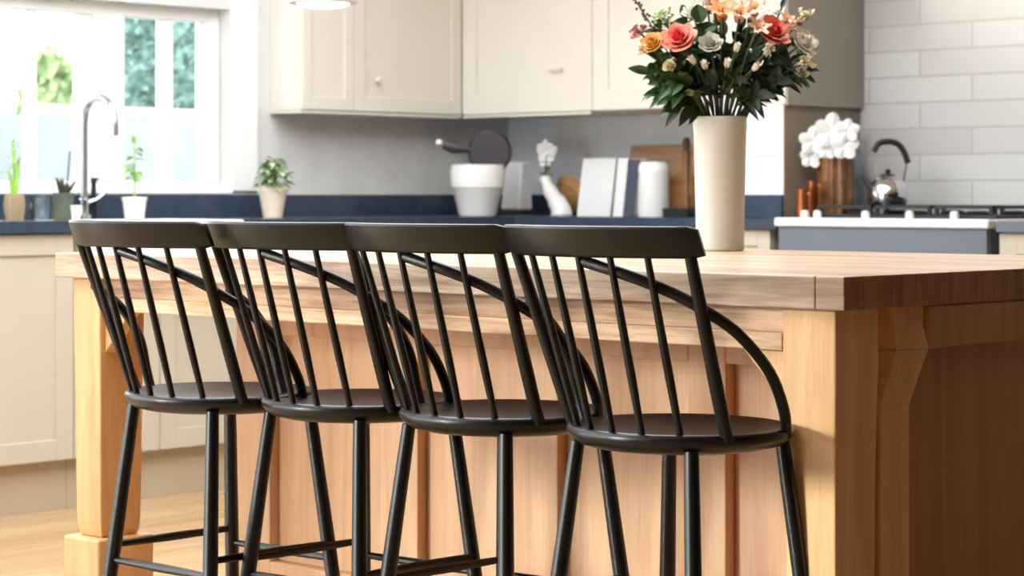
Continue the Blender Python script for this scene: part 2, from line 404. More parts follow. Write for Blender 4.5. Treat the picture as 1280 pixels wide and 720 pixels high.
# front stile with slanting faces: splays outward to the top
def strip(lo, hi):   # each: (Youter, Xouter, Yinner, Xinner, z)
    (ya, xa, yb, xb, z0), (yc, xc, yd, xd, z1) = lo, hi
    bot = [(xa, ya, z0), (xb, yb, z0), (-2.28, yb+.02, z0), (-2.28, ya, z0)]
    top = [(xc, yc, z1), (xd, yd, z1), (-2.28, yd+.02, z1), (-2.28, yc, z1)]
    return bot, top
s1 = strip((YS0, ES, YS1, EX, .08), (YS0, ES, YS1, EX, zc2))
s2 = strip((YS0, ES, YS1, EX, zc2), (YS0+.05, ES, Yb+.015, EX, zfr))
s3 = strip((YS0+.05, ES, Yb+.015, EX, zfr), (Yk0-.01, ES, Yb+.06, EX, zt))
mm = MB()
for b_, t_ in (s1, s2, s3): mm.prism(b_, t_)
mm.build('end_stile', 'oak_panel', isl, bevel=.002)  # lighter oak than the frame: light on this stile put into its colour

# ------------------------------------------------------------------ stools
SEATZ = .672
def make_stool():
    t = thing('counter_stool', (0,0,0), '', 'stool', 'black spindle-back stools along the island')
    # seat, slightly dished, bevelled below
    prof = [(.001,.637),(.155,.637),(.178,.643),(.190,.652),(.197,.660),(.198,.667),(.194,.6725),(.186,.674),(.172,.671),(.13,.665),(.07,.662),(.001,.661)]
    MB().lathe(prof, 56, sx=1.0, sy=.98).build('seat', 'black', t, True, ang=50)
    # legs
    for sx in (-1, 1):
        for sy in (-1, 1):
            top = Vector((sx*.125, sy*.125, .645)); bot = Vector((sx*.188, sy*.188, 0))
            pts = [top.lerp(bot, k) for k in (0, .12, .45, .75, 1)]
            MB().tube(pts, [.0125, .0135, .0150, .0140, .0115], 14).build('leg', 'black', t, True)
    def lp(sx, sy, z):
        k = (.645-z)/.645; r = .125+.063*k; return (sx*r, sy*r, z)
    for a, b, z in (((-1,-1),(1,-1),.33), ((1,-1),(1,1),.36), ((1,1),(-1,1),.33), ((-1,1),(-1,-1),.36)):
        A, B = Vector(lp(*a, z)), Vector(lp(*b, z))
        MB().tube([A.lerp(B, k) for k in (0,.25,.5,.75,1)], [.0065,.008,.009,.008,.0065], 10).build('stretcher', 'black', t, True)
    # top rail: curved band
    def rc(s): return -.268+.066*(s/.205)**2
    m = MB(); n = 28; vs = []; ring = []
    cs = [(-.016,-.005),(-.013,-.0012),(-.010,0),(.012,0),(.016,-.004),(.015,-.047),(.011,-.052),(-.010,-.052),(-.015,-.047)]
    for i in range(n+1):
        q = -1+2*i/n; s_ = .207*q; b_ = rc(s_)
        sl = .066*2*s_/.205**2; nn = Vector((-sl, 1)).normalized()
        e = .82 if i in (0, n) else 1
        for (dn, dz) in cs:
            lean = -.02*(1+dz/.052)
            dz2 = -.026+(dz+.026)*e
            vs.append((s_+nn.x*dn*e, b_+lean+nn.y*dn*e+.01, 1.018+dz2))
    k = len(cs)
    fs = [(i*k+j, i*k+(j+1) % k, (i+1)*k+(j+1) % k, (i+1)*k+j) for i in range(n) for j in range(k)]
    fs += [tuple(range(k-1, -1, -1)), tuple(n*k+j for j in range(k))]
    fs = [f[::-1] for f in fs]
    m.add(vs, fs).build('top_rail', 'black', t, True, ang=40)
    # spindles and outer posts
    for i in range(7):
        q = -1+i/3.0
        st_ = .190*q; sb = .168*q
        bb = -sqrt(max(0, .176**2-sb**2)) if abs(q) < .99 else -.085
        bt = rc(st_)+.002
        A = Vector((sb, bb, .664)); B = Vector((st_, bt, .972))
        if abs(q) > .99:
            MB().tube([A, A.lerp(B,.3), A.lerp(B,.7), B], [.0115,.012,.0112,.010], 12).build('back_post', 'black', t, True)
        else:
            MB().tube([A, A.lerp(B,.35), A.lerp(B,.7), B], [.0058,.0075,.0068,.0055], 10).build('spindle', 'black', t, True)
    # bow arm: from both sides of the seat up, crossing the posts and rising to the underside of the rail
    half = [(.180,.062,.662),(.198,.030,.71),(.206,-.020,.775),(.203,-.095,.838),(.188,-.155,.876),(.14,-.195,.910),(.08,-.236,.938),(.0,-.256,.960)]
    MB().tube(bez(half, 5), .0098, 12).build('bow_arm', 'black', t, True)
    pts = [(-.186,-.035,.664),(-.199,-.038,.71),(-.207,-.05,.775),(-.204,-.10,.838),(-.192,-.16,.874)]+[(-.186, -.178, .885)]
    MB().tube(bez(pts, 5), .0098, 12).build('bow_arm', 'black', t, True)
    return t
def copy_tree(o):
    c = o.copy(); C.objects.link(c)
    for ch in o.children:
        d = ch.copy(); C.objects.link(d); d.parent = c
        for g in ch.children:
            e = g.copy(); C.objects.link(e); e.parent = d
    return c
stool = make_stool()
SY = 3.005
spots = [(850, 0, 3.005, 'black spindle-back stool nearest the camera, beside the right-hand island leg'),
         (631, radians(-1), 3.0, 'second nearest black spindle-back stool, between the nearest stool and the third one'),
         (452, radians(1), 2.98, 'third black spindle-back stool from the camera, second from the left leg of the island'),
         (277, radians(0), 2.90, 'farthest black spindle-back stool, leftmost in the row, beside the left island leg')]
for i, (px, rz, SY, lab) in enumerate(spots):
    o = stool if i == 0 else copy_tree(stool)
    o.location = (onY(px, SY), SY, 0); o.rotation_euler = (0, 0, rz); o['label'] = lab

# ------------------------------------------------------------------ worktop, sink, base cabinets
CZ = .98; CT = .04; CXF = -6.25; CYF = 6.66
SK0, SK1 = onX(103, CXF), onX(300, CXF)
wt = thing('worktop', (XA+.3, 5.5, CZ-CT), 'navy stone L-shaped worktop with matching upstand along both back walls', 'worktop')
m = MB()
m.box(XA, CXF, 2.9, SK0, CZ-CT, CZ).box(XA, XA+.16, SK0, SK1, CZ-CT, CZ).box(XA, CXF, SK1, YB, CZ-CT, CZ)
m.box(CXF, PX0, CYF, YB, CZ-CT, CZ).box(PX0, XP+.02, CYF, YPIER, CZ-CT, CZ)
m.build('slab', 'navy', wt)
MB().box(XP+.021, onY(967, 6.64)-.002, CYF, YB-.001, CZ-CT, .984).build('infill_strip', 'navy', wt)
MB().box(XA, XA+.02, 2.9, YB-.02, CZ, 1.068).box(XA, PX0, YB-.02, YB, CZ, 1.068).box(PX0-.02, XP, YPIER-.015, YPIER, CZ, 1.068).build('upstand', 'navy', wt, bevel=.002)
# butler sink
sk = thing('butler_sink', ((XA+.16+CXF)/2, (SK0+SK1)/2, .76), 'white ceramic apron-front sink set into the navy worktop under the window', 'sink')
m = MB(); x0, x1 = XA+.165, CXF+.03; w = .035; a, b = SK0+.004, SK1-.004
m.box(x0, x1, a, b, .74, .77).box(x0, x0+w, a, b, .77, CZ-.002).box(x1-w, x1, a, b, .77, CZ-.002).box(x0+w, x1-w, a, a+w, .77, CZ-.002).box(x0+w, x1-w, b-w, b, .77, CZ-.002)
m.build('basin', 'porcelain', sk, bevel=.006)
MB().lathe([(.001,.771),(.035,.771),(.036,.774),(.001,.774)], 20, ((x0+x1)/2, (a+b)/2, 0)).build('drain', 'chrome', sk, True)
# faucet
fx = XA+.105; fy = onX(105, fx)
fa = thing('kitchen_faucet', (fx, fy, CZ), 'tall chrome swan-neck faucet behind the sink in front of the window', 'faucet')
MB().lathe([(.001,CZ),(.028,CZ),(.028,CZ+.012),(.018,CZ+.02),(.018,CZ+.07),(.014,CZ+.075),(.001,CZ+.075)], 20, (fx,fy,0)).build('base', 'chrome', fa, True)
zt_ = zat(122, fx+.08, fy)
gp = [(fx,fy,CZ+.06),(fx,fy,CZ+.2),(fx+.002,fy,zt_-.075),(fx+.03,fy,zt_-.02),(fx+.09,fy,zt_),(fx+.155,fy,zt_-.025),(fx+.182,fy,zt_-.08),(fx+.186,fy,zt_-.14)]
MB().tube(bez(gp,6), .014, 14).build('spout', 'steel', fa, True)
MB().tube([(fx,fy,CZ+.055),(fx+.01,fy+.045,CZ+.07),(fx+.01,fy+.09,CZ+.095)], [.009,.007,.006], 10).build('lever', 'chrome', fa, True)

def shaker_x(parent, xf, y0, y1, z0, z1, mat, name='door', knob=None, t=.02, fw=.07):   # door facing +X
    d = MB().box(xf-t, xf-.008, y0+.002, y1-.002, z0, z1)
    d.box(xf-.008, xf, y0+.002, y0+fw, z0, z1).box(xf-.008, xf, y1-fw, y1-.002, z0, z1).box(xf-.008, xf, y0+fw, y1-fw, z0, z0+fw).box(xf-.008, xf, y0+fw, y1-fw, z1-fw, z1)
    o = d.build(name, mat, parent, bevel=.002)
    if knob: MB().lathe([(.001,0),(.006,0),(.006,.014),(.014,.02),(.014,.027),(.001,.029)], 16, (xf, knob[0], knob[1]), Matrix.Rotation(pi/2, 4, 'Y')).build('knob', 'cab_white', o, True)
    return o
def shaker_y(parent, yf, x0, x1, z0, z1, mat, name='door', knob=None, t=.02, fw=.07):   # door facing -Y
    d = MB().box(x0+.002, x1-.002, yf+.008, yf+t, z0, z1)
    d.box(x0+.002, x0+fw, yf, yf+.008, z0, z1).box(x1-fw, x1-.002, yf, yf+.008, z0, z1).box(x0+fw, x1-fw, yf, yf+.008, z0, z0+fw).box(x0+fw, x1-fw, yf, yf+.008, z1-fw, z1)
    o = d.build(name, mat, parent, bevel=.002)
    if knob:
        MB().box(knob[0]-.04, knob[0]+.04, yf-.018, yf-.010, knob[1]-.004, knob[1]+.004).box(knob[0]-.034, knob[0]-.026, yf-.014, yf, knob[1]-.004, knob[1]+.004).box(knob[0]+.026, knob[0]+.034, yf-.014, yf, knob[1]-.004, knob[1]+.004).build('handle', 'cab_white', o, bevel=.002)
    return o
XC = CXF-.02; ZP = .17
base_units = [(2.9, 3.62, 'cream base cabinet at the far left end of the run under the window'),
              (3.62, SK0-.02, 'cream base cabinet left of the sink, beside the left island leg'),
              (SK0-.02, SK1+.02, 'cream cabinet below the white sink'),
              (SK1+.02, 5.94, 'cream base cabinet right of the sink, seen between stool legs'),
              (5.94, 6.66, 'cream corner base cabinet in the run under the window, behind the island')]
for i, (a, b, lab) in enumerate(base_units):
    t = thing('base_cabinet', ((XA+XC)/2, (a+b)/2, 0), lab, 'cabinet', 'cream base cabinets on the window wall')
    top = .735 if i == 2 else CZ-CT-.001
    MB().box(XA+.01, XC-.021, a+.001, b-.001, ZP, top).build('carcass', 'cab_cream', t)
    MB().box(XA+.01, XC-.045, a+.001, b-.001, 0, ZP).build('plinth', 'plinth', t)
    if i == 2:
        c = (a+b)/2; shaker_x(t, XC, a, c, ZP+.003, top-.003, 'cab_cream'); shaker_x(t, XC, c, b, ZP+.003, top-.003, 'cab_cream')
    else: shaker_x(t, XC, a, b, ZP+.003, top-.004, 'cab_cream')
bx = [(-6.25, -5.75, 'cream base cabinet in the inside corner of the back wall run, behind the island'), (-5.75, -5.36, 'cream base cabinet in the middle of the back wall run, behind the vase'), (-5.36, XP+.015, 'narrow cream base cabinet beside the range, right of the vase')]
for a, b, lab in bx:
    t = thing('base_cabinet', ((a+b)/2, 6.95, 0), lab, 'cabinet', 'cream base cabinets on the back wall')
    y1 = YPIER-.001 if a > -5.5 else YB-.01
    YC = CYF+.02
    MB().box(a+.001, b-.001, YC+.021, y1, ZP, CZ-CT-.001).build('carcass', 'cab_cream', t)
    MB().box(a+.001, b-.001, YC+.045, y1, 0, ZP).build('plinth', 'plinth', t)
    shaker_y(t, YC, a, b, ZP+.003, CZ-CT-.004, 'cab_cream', fw=.06)

# ------------------------------------------------------------------ wall cabinets
XUA = XA+.20; YUB = YPIER
z_u = ZU; z_t = 2.3
ya0 = onX(378, XUA)
yend = YUB
t = thing('wall_cabinet', (XA+.1, (ya0+yend)/2, z_u), 'pale wall cabinet beside the window, its white end lit by the window', 'wall cabinet')
MB().box(XA+.001, XUA-.021, ya0, yend-.001, z_u, z_t).build('carcass', 'cab_white', t, bevel=.002)
ym = onX(443, XUA)
shaker_x(t, XUA, ya0, ym, z_u+.002, z_t, 'cab_white', fw=.05)
shaker_x(t, XUA, ym, yend-.002, z_u+.002, z_t, 'cab_white', knob=(onX(470, XUA), zat(100, XUA, 6.3)), fw=.06)
MB().box(XA+.001, XUA-.006, ya0, yend-.001, z_u-.012, z_u-.001).build('light_rail', 'cab_white', t)
edges = [XUA-.002, onY(740, YUB), onY(868, YUB), -4.966]
labs = ['white double wall cabinet in the corner, left of the flowers', 'white wall cabinet behind the left part of the bouquet', 'white wall cabinet behind the right part of the bouquet, with taupe end panel toned for shade']
for i in range(3):
    a, b = edges[i], edges[i+1]
    t = thing('wall_cabinet', ((a+b)/2, (YUB+YB)/2, z_u), labs[i], 'wall cabinet', 'white wall cabinets on the back wall')
    MB().box(a+.001, b-.001-(.012 if i == 2 else 0), YUB+.021, YB-.001, z_u+.001, z_t).build('carcass', 'cab_white', t)
    shaker_y(t, YUB, a, b-(.012 if i == 2 else 0), z_u+.002, z_t, 'cab_white', knob=(onY(696, YUB), zat(87, onY(696, YUB), YUB)) if i == 0 else None, fw=.085)
    MB().box(a+.001, b-.013, YUB+.006, YUB+.021, z_u-.0115, z_u-.001).build('light_rail', 'cab_white', t) if i == 0 else None
    if i == 2: MB().box(b-.012, b, YUB, YB-.001, z_u-.002, z_t).build('end_panel', 'cab_end_shaded', t)

# ------------------------------------------------------------------ range and worktop on its right
RX0 = onY(967, 6.64); RX1 = onY(1235, 6.64); RYF = 6.64; RZ = .984
rg = thing('range_cooker', ((RX0+RX1)/2, 6.95, 0), 'slate grey range cooker with pale steel top edge and black gas hob', 'cooker')
RYB = YB-.005
MB().box(RX0+.01, RX1-.01, RYF+.03, RYB, .1, RZ-.032).box(RX0+.04, RX1-.04, RYF+.06, RYB, 0, .1).build('body', 'range_blue', rg)
MB().box(RX0, RX1, RYF, RYB, RZ-.032, RZ).build('top_edge', 'enamel', rg, bevel=.008, seg=3)
MB().box(RX0+.012, RX1-.012, RYF+.012, RYF+.03, RZ-.13, RZ-.034).build('fascia', 'range_blue', rg, bevel=.004)
w_ = (RX1-RX0)/2
for k in range(2):
    o = MB().box(RX0+.02+k*w_, RX0+w_*(k+1)-.02, RYF+.01, RYF+.03, .2, RZ-.15).build('oven_door', 'range_blue', rg, bevel=.006)
    MB().tube([(RX0+.08+k*w_, RYF-.035, RZ-.2), (RX0+w_*(k+1)-.08, RYF-.035, RZ-.2)], .011).tube([(RX0+.1+k*w_, RYF-.035, RZ-.2),(RX0+.1+k*w_, RYF+.01, RZ-.2)], .008).tube([(RX0+w_*(k+1)-.1, RYF-.035, RZ-.2),(RX0+w_*(k+1)-.1, RYF+.01, RZ-.2)], .008).build('oven_handle', 'steel', o, True)
hobx0 = RX0+.10
MB().box(hobx0, RX1-.02, RYF+.09, RYB-.04, RZ, RZ+.012).build('hob_plate', 'blackm', rg, bevel=.003)
for k in range(3):
    gx0 = hobx0+.02+k*.25; gx1 = gx0+.235
    g = MB(); zt0, zt1 = RZ+.034, RZ+.046
    for yy_ in (RYF+.11, RYF+.33, RYF+.55): g.box(gx0, gx1, yy_-.007, yy_+.007, zt0, zt1)
    for xx_ in (gx0+.007, (gx0+gx1)/2, gx1-.007): g.box(xx_-.007, xx_+.007, RYF+.104, RYF+.556, zt0, zt1)
    for xx_ in (gx0+.007, gx1-.007):
        for yy_ in (RYF+.11, RYF+.55): g.box(xx_-.007, xx_+.007, yy_-.007, yy_+.007, RZ+.012, zt0)
    g.build('pan_grate', 'blackm', rg)
    for yy_ in (RYF+.2, RYF+.44):
        MB().lathe([(.001,RZ+.012),(.045,RZ+.012),(.045,RZ+.022),(.03,RZ+.028),(.001,RZ+.028)], 20, ((gx0+gx1)/2, yy_, 0)).build('burner', 'blackm', rg, True)
for px in (1006, 1022, 1082, 1137, 1193):
    x = onY(px, RYF+.05)
    MB().lathe([(.001,RZ),(.014,RZ),(.0155,RZ+.006),(.014,RZ+.022),(.010,RZ+.026),(.001,RZ+.027)], 18, (x, RYF+.05, 0)).build('control_knob', 'enamel', rg, True)

x0, x1 = RX1+.018, -3.2
t = thing('worktop', ((x0+x1)/2, 6.95, CZ-CT), 'grey stone worktop to the right of the range, at the picture edge', 'worktop')
MB().box(x0, x1, CYF, YB-.001, CZ-CT, CZ).build('slab', 'range_blue', t, bevel=.003)
for a, b, lab in ((x0, -3.2, 'cream base cabinet right of the range at the picture edge'),):
    t = thing('base_cabinet', ((a+b)/2, 6.95, 0), lab, 'cabinet')
    MB().box(a, b, CYF+.04, YB-.01, ZP, CZ-CT-.001).build('carcass', 'cab_cream', t)
    MB().box(a, b, CYF+.07, YB-.01, 0, ZP).build('plinth', 'plinth', t)
    shaker_y(t, CYF+.02, a, b, ZP+.003, CZ-CT-.004, 'cab_cream')

# ------------------------------------------------------------------ socket plate on the pier
sx0, sx1 = onY(943, YPIER), onY(972, YPIER)
sz0, sz1 = zat(195, sx0, YPIER), zat(163, sx0, YPIER)
t = thing('wall_socket', ((sx0+sx1)/2, YPIER-.005, sz0), 'white square wall socket on the pier right of the vase', 'socket')
MB().box(sx0, sx1, YPIER-.009, YPIER-.0005, sz0, sz1).build('plate', 'enamel', t, bevel=.003)
MB().box(sx0+.02, sx0+.032, YPIER-.013, YPIER-.009, sz1-.035, sz1-.02).box(sx1-.032, sx1-.02, YPIER-.013, YPIER-.009, sz1-.035, sz1-.02).build('switch', 'enamel', t)

# ------------------------------------------------------------------ pendant lamp over the island
ly = 3.83; lx = onY(404, ly); ld = dep(lx, ly); zr = zat(4, lx, ly); rr = 43/F*ld
t = thing('pendant_lamp', (lx, ly, zr), 'grey pendant lamp with glowing white diffuser hanging above the island', 'pendant lamp')
MB().lathe([(rr-.006,zr),(rr,zr),(rr,zr+.014),(rr*.93,zr+.02),(rr*.86,zr+.06),(rr*.6,zr+.12),(.02,zr+.15),(.016,zr+.2),(.001,zr+.2)], 36, (lx,ly,0)).build('lamp_shade', 'lampgrey', t, True)
MB().lathe([(.001,zr-.014),(rr*.5,zr-.012),(rr*.75,zr-.006),(rr*.8,zr+.004),(.001,zr+.004)], 36, (lx,ly,0)).build('diffuser', 'lampglow', t, True)
MB().tube([(lx,ly,zr+.19),(lx,ly,ZC-.02)], .004, 8).build('cord', 'lampgrey', t, True)
MB().lathe([(.001,ZC-.03),(.05,ZC-.03),(.05,ZC-.001),(.001,ZC-.001)], 24, (lx,ly,0)).build('ceiling_rose', 'lampgrey', t, True)

# ------------------------------------------------------------------ plants and clutter on the window worktop
def leaf(mb, p, d, up, L, W, bend=.3, n=5):
    """blade leaf: from p along d, width W, drooping"""
    p = Vector(p); d = Vector(d).normalized(); side = d.cross(Vector(up)).normalized(); upv = side.cross(d)
    rows = []
    for i in range(n+1):
        k = i/n; w = W*sin(pi*min(1, .06+k*.94))**.8*(1-.25*k)*.5
        c = p+d*L*k-Vector((0,0,1))*bend*L*k*k
        rows.append((c-side*w+upv*w*.35, c, c+side*w+upv*w*.35))
    o = len(mb.v)
    for r in rows: mb.v += [tuple(q) for q in r]
    for i in range(n):
        for j in range(2): mb.f.append((o+i*3+j, o+i*3+j+1, o+(i+1)*3+j+1, o+(i+1)*3+j))
def pot(m, c, r0, r1, h, wall=.006):
    m.lathe([(.001,c[2]),(r0,c[2]),(r1,c[2]+h*.86),(r1*1.06,c[2]+h*.87),(r1*1.06,c[2]+h),(r1*.95,c[2]+h),(r1*.9,c[2]+h*.85),(.001,c[2]+h*.84)], 28, (c[0],c[1],0))
    return m
rv = lambda: Vector((random.uniform(-1,1), random.uniform(-1,1), random.uniform(-1,1)))
# potted seedling in front of the window
x = XA+.2; y = onX(168, x); d = dep(x, y); s = d/F
hp = 27*s
t = thing('potted_plant', (x,y,CZ), 'small white pot with an upright lime green seedling in front of the window', 'potted plant')
pot(MB(), (x,y,CZ), 12*s, 15*s, hp).build('pot', 'porcelain', t, True)
zt_ = zat(170, x, y)
MB().tube([(x,y,CZ+hp*.8),(x+.004,y,CZ+.12),(x-.003,y,zt_)], [.004,.0035,.0025], 8).build('stem', 'leaf_lime', t, True)
m = MB()
for k in range(20):
    a = random.uniform(0, 2*pi); z = random.uniform(zat(232,x,y), zat(185,x,y)); leaf(m, (x,y,z), (cos(a),sin(a),.3), (0,0,1), random.uniform(.035,.07), .032, .5)
for k in range(6):
    a = random.uniform(0, 2*pi); leaf(m, (x,y,zt_-.03), (cos(a)*.3,sin(a)*.3,1), (1,0,0), .035, .016, .1)
m.build('foliage', 'leaf_lime', t)
# potted herb
x = XA+.2; y = onX(341, x); d = dep(x, y); s = d/F; zt_ = zat(234, x, y)
t = thing('potted_plant', (x,y,CZ), 'clay-coloured pot of bushy green herbs beside the grey wall', 'potted plant')
pot(MB(), (x,y,CZ), 12*s, 17.5*s, zt_-CZ).build('pot', 'terracotta', t, True)
m = MB(); m2 = MB()
for k in range(150):
    a = random.uniform(0, 2*pi); r = random.uniform(0, 22)*s; z = zt_+random.uniform(-.01, 36*s*(1-(r/(30*s))**2))
    leaf(m if k % 3 else m2, (x+cos(a)*r*.8, y+sin(a)*r*.8, z), (cos(a),sin(a),random.uniform(-.4,.8)), (0,0,1), random.uniform(.025,.045), .024, .4)
m.build('foliage', 'leaf_mid', t); m2.build('blossom', 'leaf_sage', t)
# glass vase of bamboo at left edge
x = XA+.22; y = onX(18, x); d = dep(x,y); s = d/F
t = thing('bamboo_vase', (x,y,CZ), 'tan glass vase of lucky bamboo at the left picture edge', 'vase')
zt_ = zat(243,x,y)
MB().lathe([(.001,CZ),(11*s,CZ),(14*s,CZ+.05),(12*s,zt_),(11*s,zt_),(.001,zt_-.02)], 24, (x,y,0)).build('vase', 'brownglass', t, True)
m = MB(); m2 = MB()
for k,(dx,h) in enumerate(((-.004,178),(.010,200),(-.016,214))):
    zz_ = zat(h,x,y); m.tube([(x+dx,y,zt_-.02),(x+dx*1.6+.006,y,(zt_+zz_)/2),(x+dx*2.2,y,zz_)], .0055, 8)
    for q in range(6):
        a = random.uniform(0,2*pi); leaf(m2, (x+dx*2,y,zz_-.012*q), (cos(a),sin(a),.7), (0,0,1), .055, .014, .5)
m.build('stem', 'leaf_lime', t, True); m2.build('foliage', 'leaf_lime', t)
# bottle
x = XA+.30; y = onX(39, x); s = dep(x,y)/F; zt_ = zat(247,x,y)
t = thing('soap_bottle', (x,y,CZ), 'small dark bottle standing beside the bamboo vase', 'bottle')
MB().lathe([(.001,CZ),(5*s,CZ),(5*s,CZ+.045),(2.5*s,CZ+.06),(2.5*s,zt_-.008),(.001,zt_-.008)], 20, (x,y,0)).build('bottle', 'bottle', t, True)
MB().lathe([(.001,zt_-.008),(3*s,zt_-.008),(3*s,zt_),(.001,zt_)], 16, (x,y,0)).build('cap', 'blackm', t, True)
# glass jar
x = XA+.12; y = onX(53, x); s = dep(x,y)/F; zt_ = zat(244,x,y)
t = thing('glass_jar', (x,y,CZ), 'pale blue glass jar between the dark bottle and the olive plant pot', 'jar')
MB().lathe([(.001,CZ),(8*s,CZ),(9*s,CZ+.01),(9*s,zt_-.01),(8*s,zt_-.008),(.001,zt_-.008)], 20, (x,y,0)).build('jar', 'jar', t, True)
MB().lathe([(.001,zt_-.008),(8.5*s,zt_-.008),(8.5*s,zt_),(.001,zt_+.002)], 20, (x,y,0)).build('lid', 'bluegrey', t, True)
# olive pot with succulent
x = XA+.2; y = onX(79, x); s = dep(x,y)/F; zt_ = zat(241,x,y)
t = thing('succulent_pot', (x,y,CZ), 'dark olive pot holding an upright succulent, left of the faucet', 'potted plant')
pot(MB(), (x,y,CZ), 13*s, 13*s, zt_-CZ).build('pot', 'olivepot', t, True)
m = MB()
for k in range(16):
    a = random.uniform(0,2*pi); leaf(m, (x+cos(a)*.01,y+sin(a)*.01,zt_-.01), (cos(a)*.4+.25,sin(a)*.4,1), (1,.2,0), random.uniform(.05,.085), .02, .1)
m.tube([(x+.02,y,zt_),(x+.04,y,zat(190,x,y))], .003, 6)
m.build('foliage', 'olivepot', t)
# white cup
x = XA+.3; y = onX(95, x); s = dep(x,y)/F
t = thing('white_cup', (x,y,CZ), 'small white cup beside the foot of the faucet', 'cup')
MB().lathe([(.001,CZ),(5*s,CZ),(7*s,CZ+.05),(6.2*s,CZ+.05),(5*s,CZ+.01),(.001,CZ+.01)], 20, (x,y,0)).build('cup', 'porcelain', t, True)
MB().tube(bez([(x+.016,y,CZ+.04),(x+.03,y,CZ+.038),(x+.03,y,CZ+.018),(x+.014,y,CZ+.014)],5), .0028, 8).build('handle', 'porcelain', t, True)
# dark dispenser right of faucet (on the sill line)
x = XA+.08; y = onX(117, x); s = dep(x,y)/F
t = thing('soap_dispenser', (x,y,CZ), 'slim dark soap dispenser just right of the faucet', 'soap dispenser')
zt_ = zat(222,x,y)
MB().lathe([(.001,CZ),(5.5*s,CZ),(5.5*s,CZ+.06),(4*s,CZ+.08),(3*s,zt_-.02),(.001,zt_-.02)], 18, (x,y,0)).build('bottle', 'bottle', t, True)
MB().lathe([(.001,zt_-.02),(4*s,zt_-.02),(3.6*s,zt_),(.001,zt_)], 18, (x,y,0)).box(x,x+.03,y-.003,y+.003,zt_-.008,zt_-.001).build('pump', 'blackm', t, True)

# ------------------------------------------------------------------ clutter on the back worktop
# large white crock + pan standing in it
x, y = at(597, 9.3); s = 9.3/F; zt_ = zat(206, x, y)
t = thing('tapered_crock', (x,y,CZ), 'large white tapered crock on the worktop in the kitchen corner', 'crock')
h = zt_-CZ
MB().lathe([(.001,CZ),(22*s,CZ),(24*s,CZ+.01),(31*s,CZ+h*.52),(33.5*s,CZ+h*.56),(34.5*s,CZ+h*.85),(33*s,zt_),(31*s,zt_),(31*s,CZ+h*.7),(20*s,CZ+.015),(.001,CZ+.015)], 40, (x,y,0)).build('crock', 'porcelain', t, True)
t2 = thing('frying_pan', (x,y,CZ+.02), 'dark round pan standing upright in the white crock, handle pointing left', 'pan')
px_, py_ = x+RX*15*s+FX*.0, y+RY*15*s
zc_ = zat(190, x, y)
Mr = Matrix(((RX, 0, -FX*-1, 0),(RY, 0, -FY*-1, 0),(0, 1, 0, 0),(0,0,0,1)))   # disc facing roughly towards the room
MB().lathe([(.001,-.012),(24*s,-.012),(28*s,.014),(27*s,.015),(23*s,-.008),(.001,-.008)], 36, (px_,py_,zc_), Mr).build('pan_body', 'dark', t2, True)
hx, hy = x-RX*15*s, y-RY*15*s
MB().tube([(px_-RX*24*s,py_-RY*24*s,zc_+.01),(x-RX*30*s,y-RY*30*s,zc_+.018),(x-RX*42*s,y-RY*42*s,zc_+.034)], [.014,.026,.022], 12).build('handle', 'dark', t2, True)
MB().lathe([(.001,-.014),(.012,-.01),(.015,0),(.012,.01),(.001,.014)], 14, (x-RX*48*s,y-RY*48*s,zc_+.04)).build('handle_tip', 'porcelain', t2, True)
MB().tube([(x+RX*8*s,y+RY*8*s,CZ+.06),(x+RX*12*s,y+RY*12*s,zat(178,x,y))], .009, 8).build('scraper', 'steel', t2, True)
# the pan reaches down into the crock
MB().tube([(px_,py_,zc_-.08),(x,y,CZ+.016)], [.012,.012], 8).build('pan_stem', 'dark', t2, True)

def on_B(px, Y=7.05): x = onY(px, Y); return x, Y, dep(x, Y)/F
# tapered white jar on dark base
x,y,s = on_B(645); zt_ = zat(203,x,y)
t = thing('ceramic_lantern', (x,y,CZ), 'white tapered box-shaped jar on a dark base, right of the large crock', 'jar')
MB().box(x-.065,x+.065,y-.05,y+.05,CZ,CZ+.022).build('base', 'dark', t, bevel=.004)
b_ = [(x-.055,y-.045,CZ+.022),(x+.06,y-.045,CZ+.022),(x+.06,y+.045,CZ+.022),(x-.055,y+.045,CZ+.022)]
t_ = [(x-.032,y-.03,zt_),(x+.062,y-.03,zt_),(x+.062,y+.03,zt_),(x-.032,y+.03,zt_)]
MB().prism(b_, t_).build('jar_body', 'paper', t, bevel=.012, seg=3)
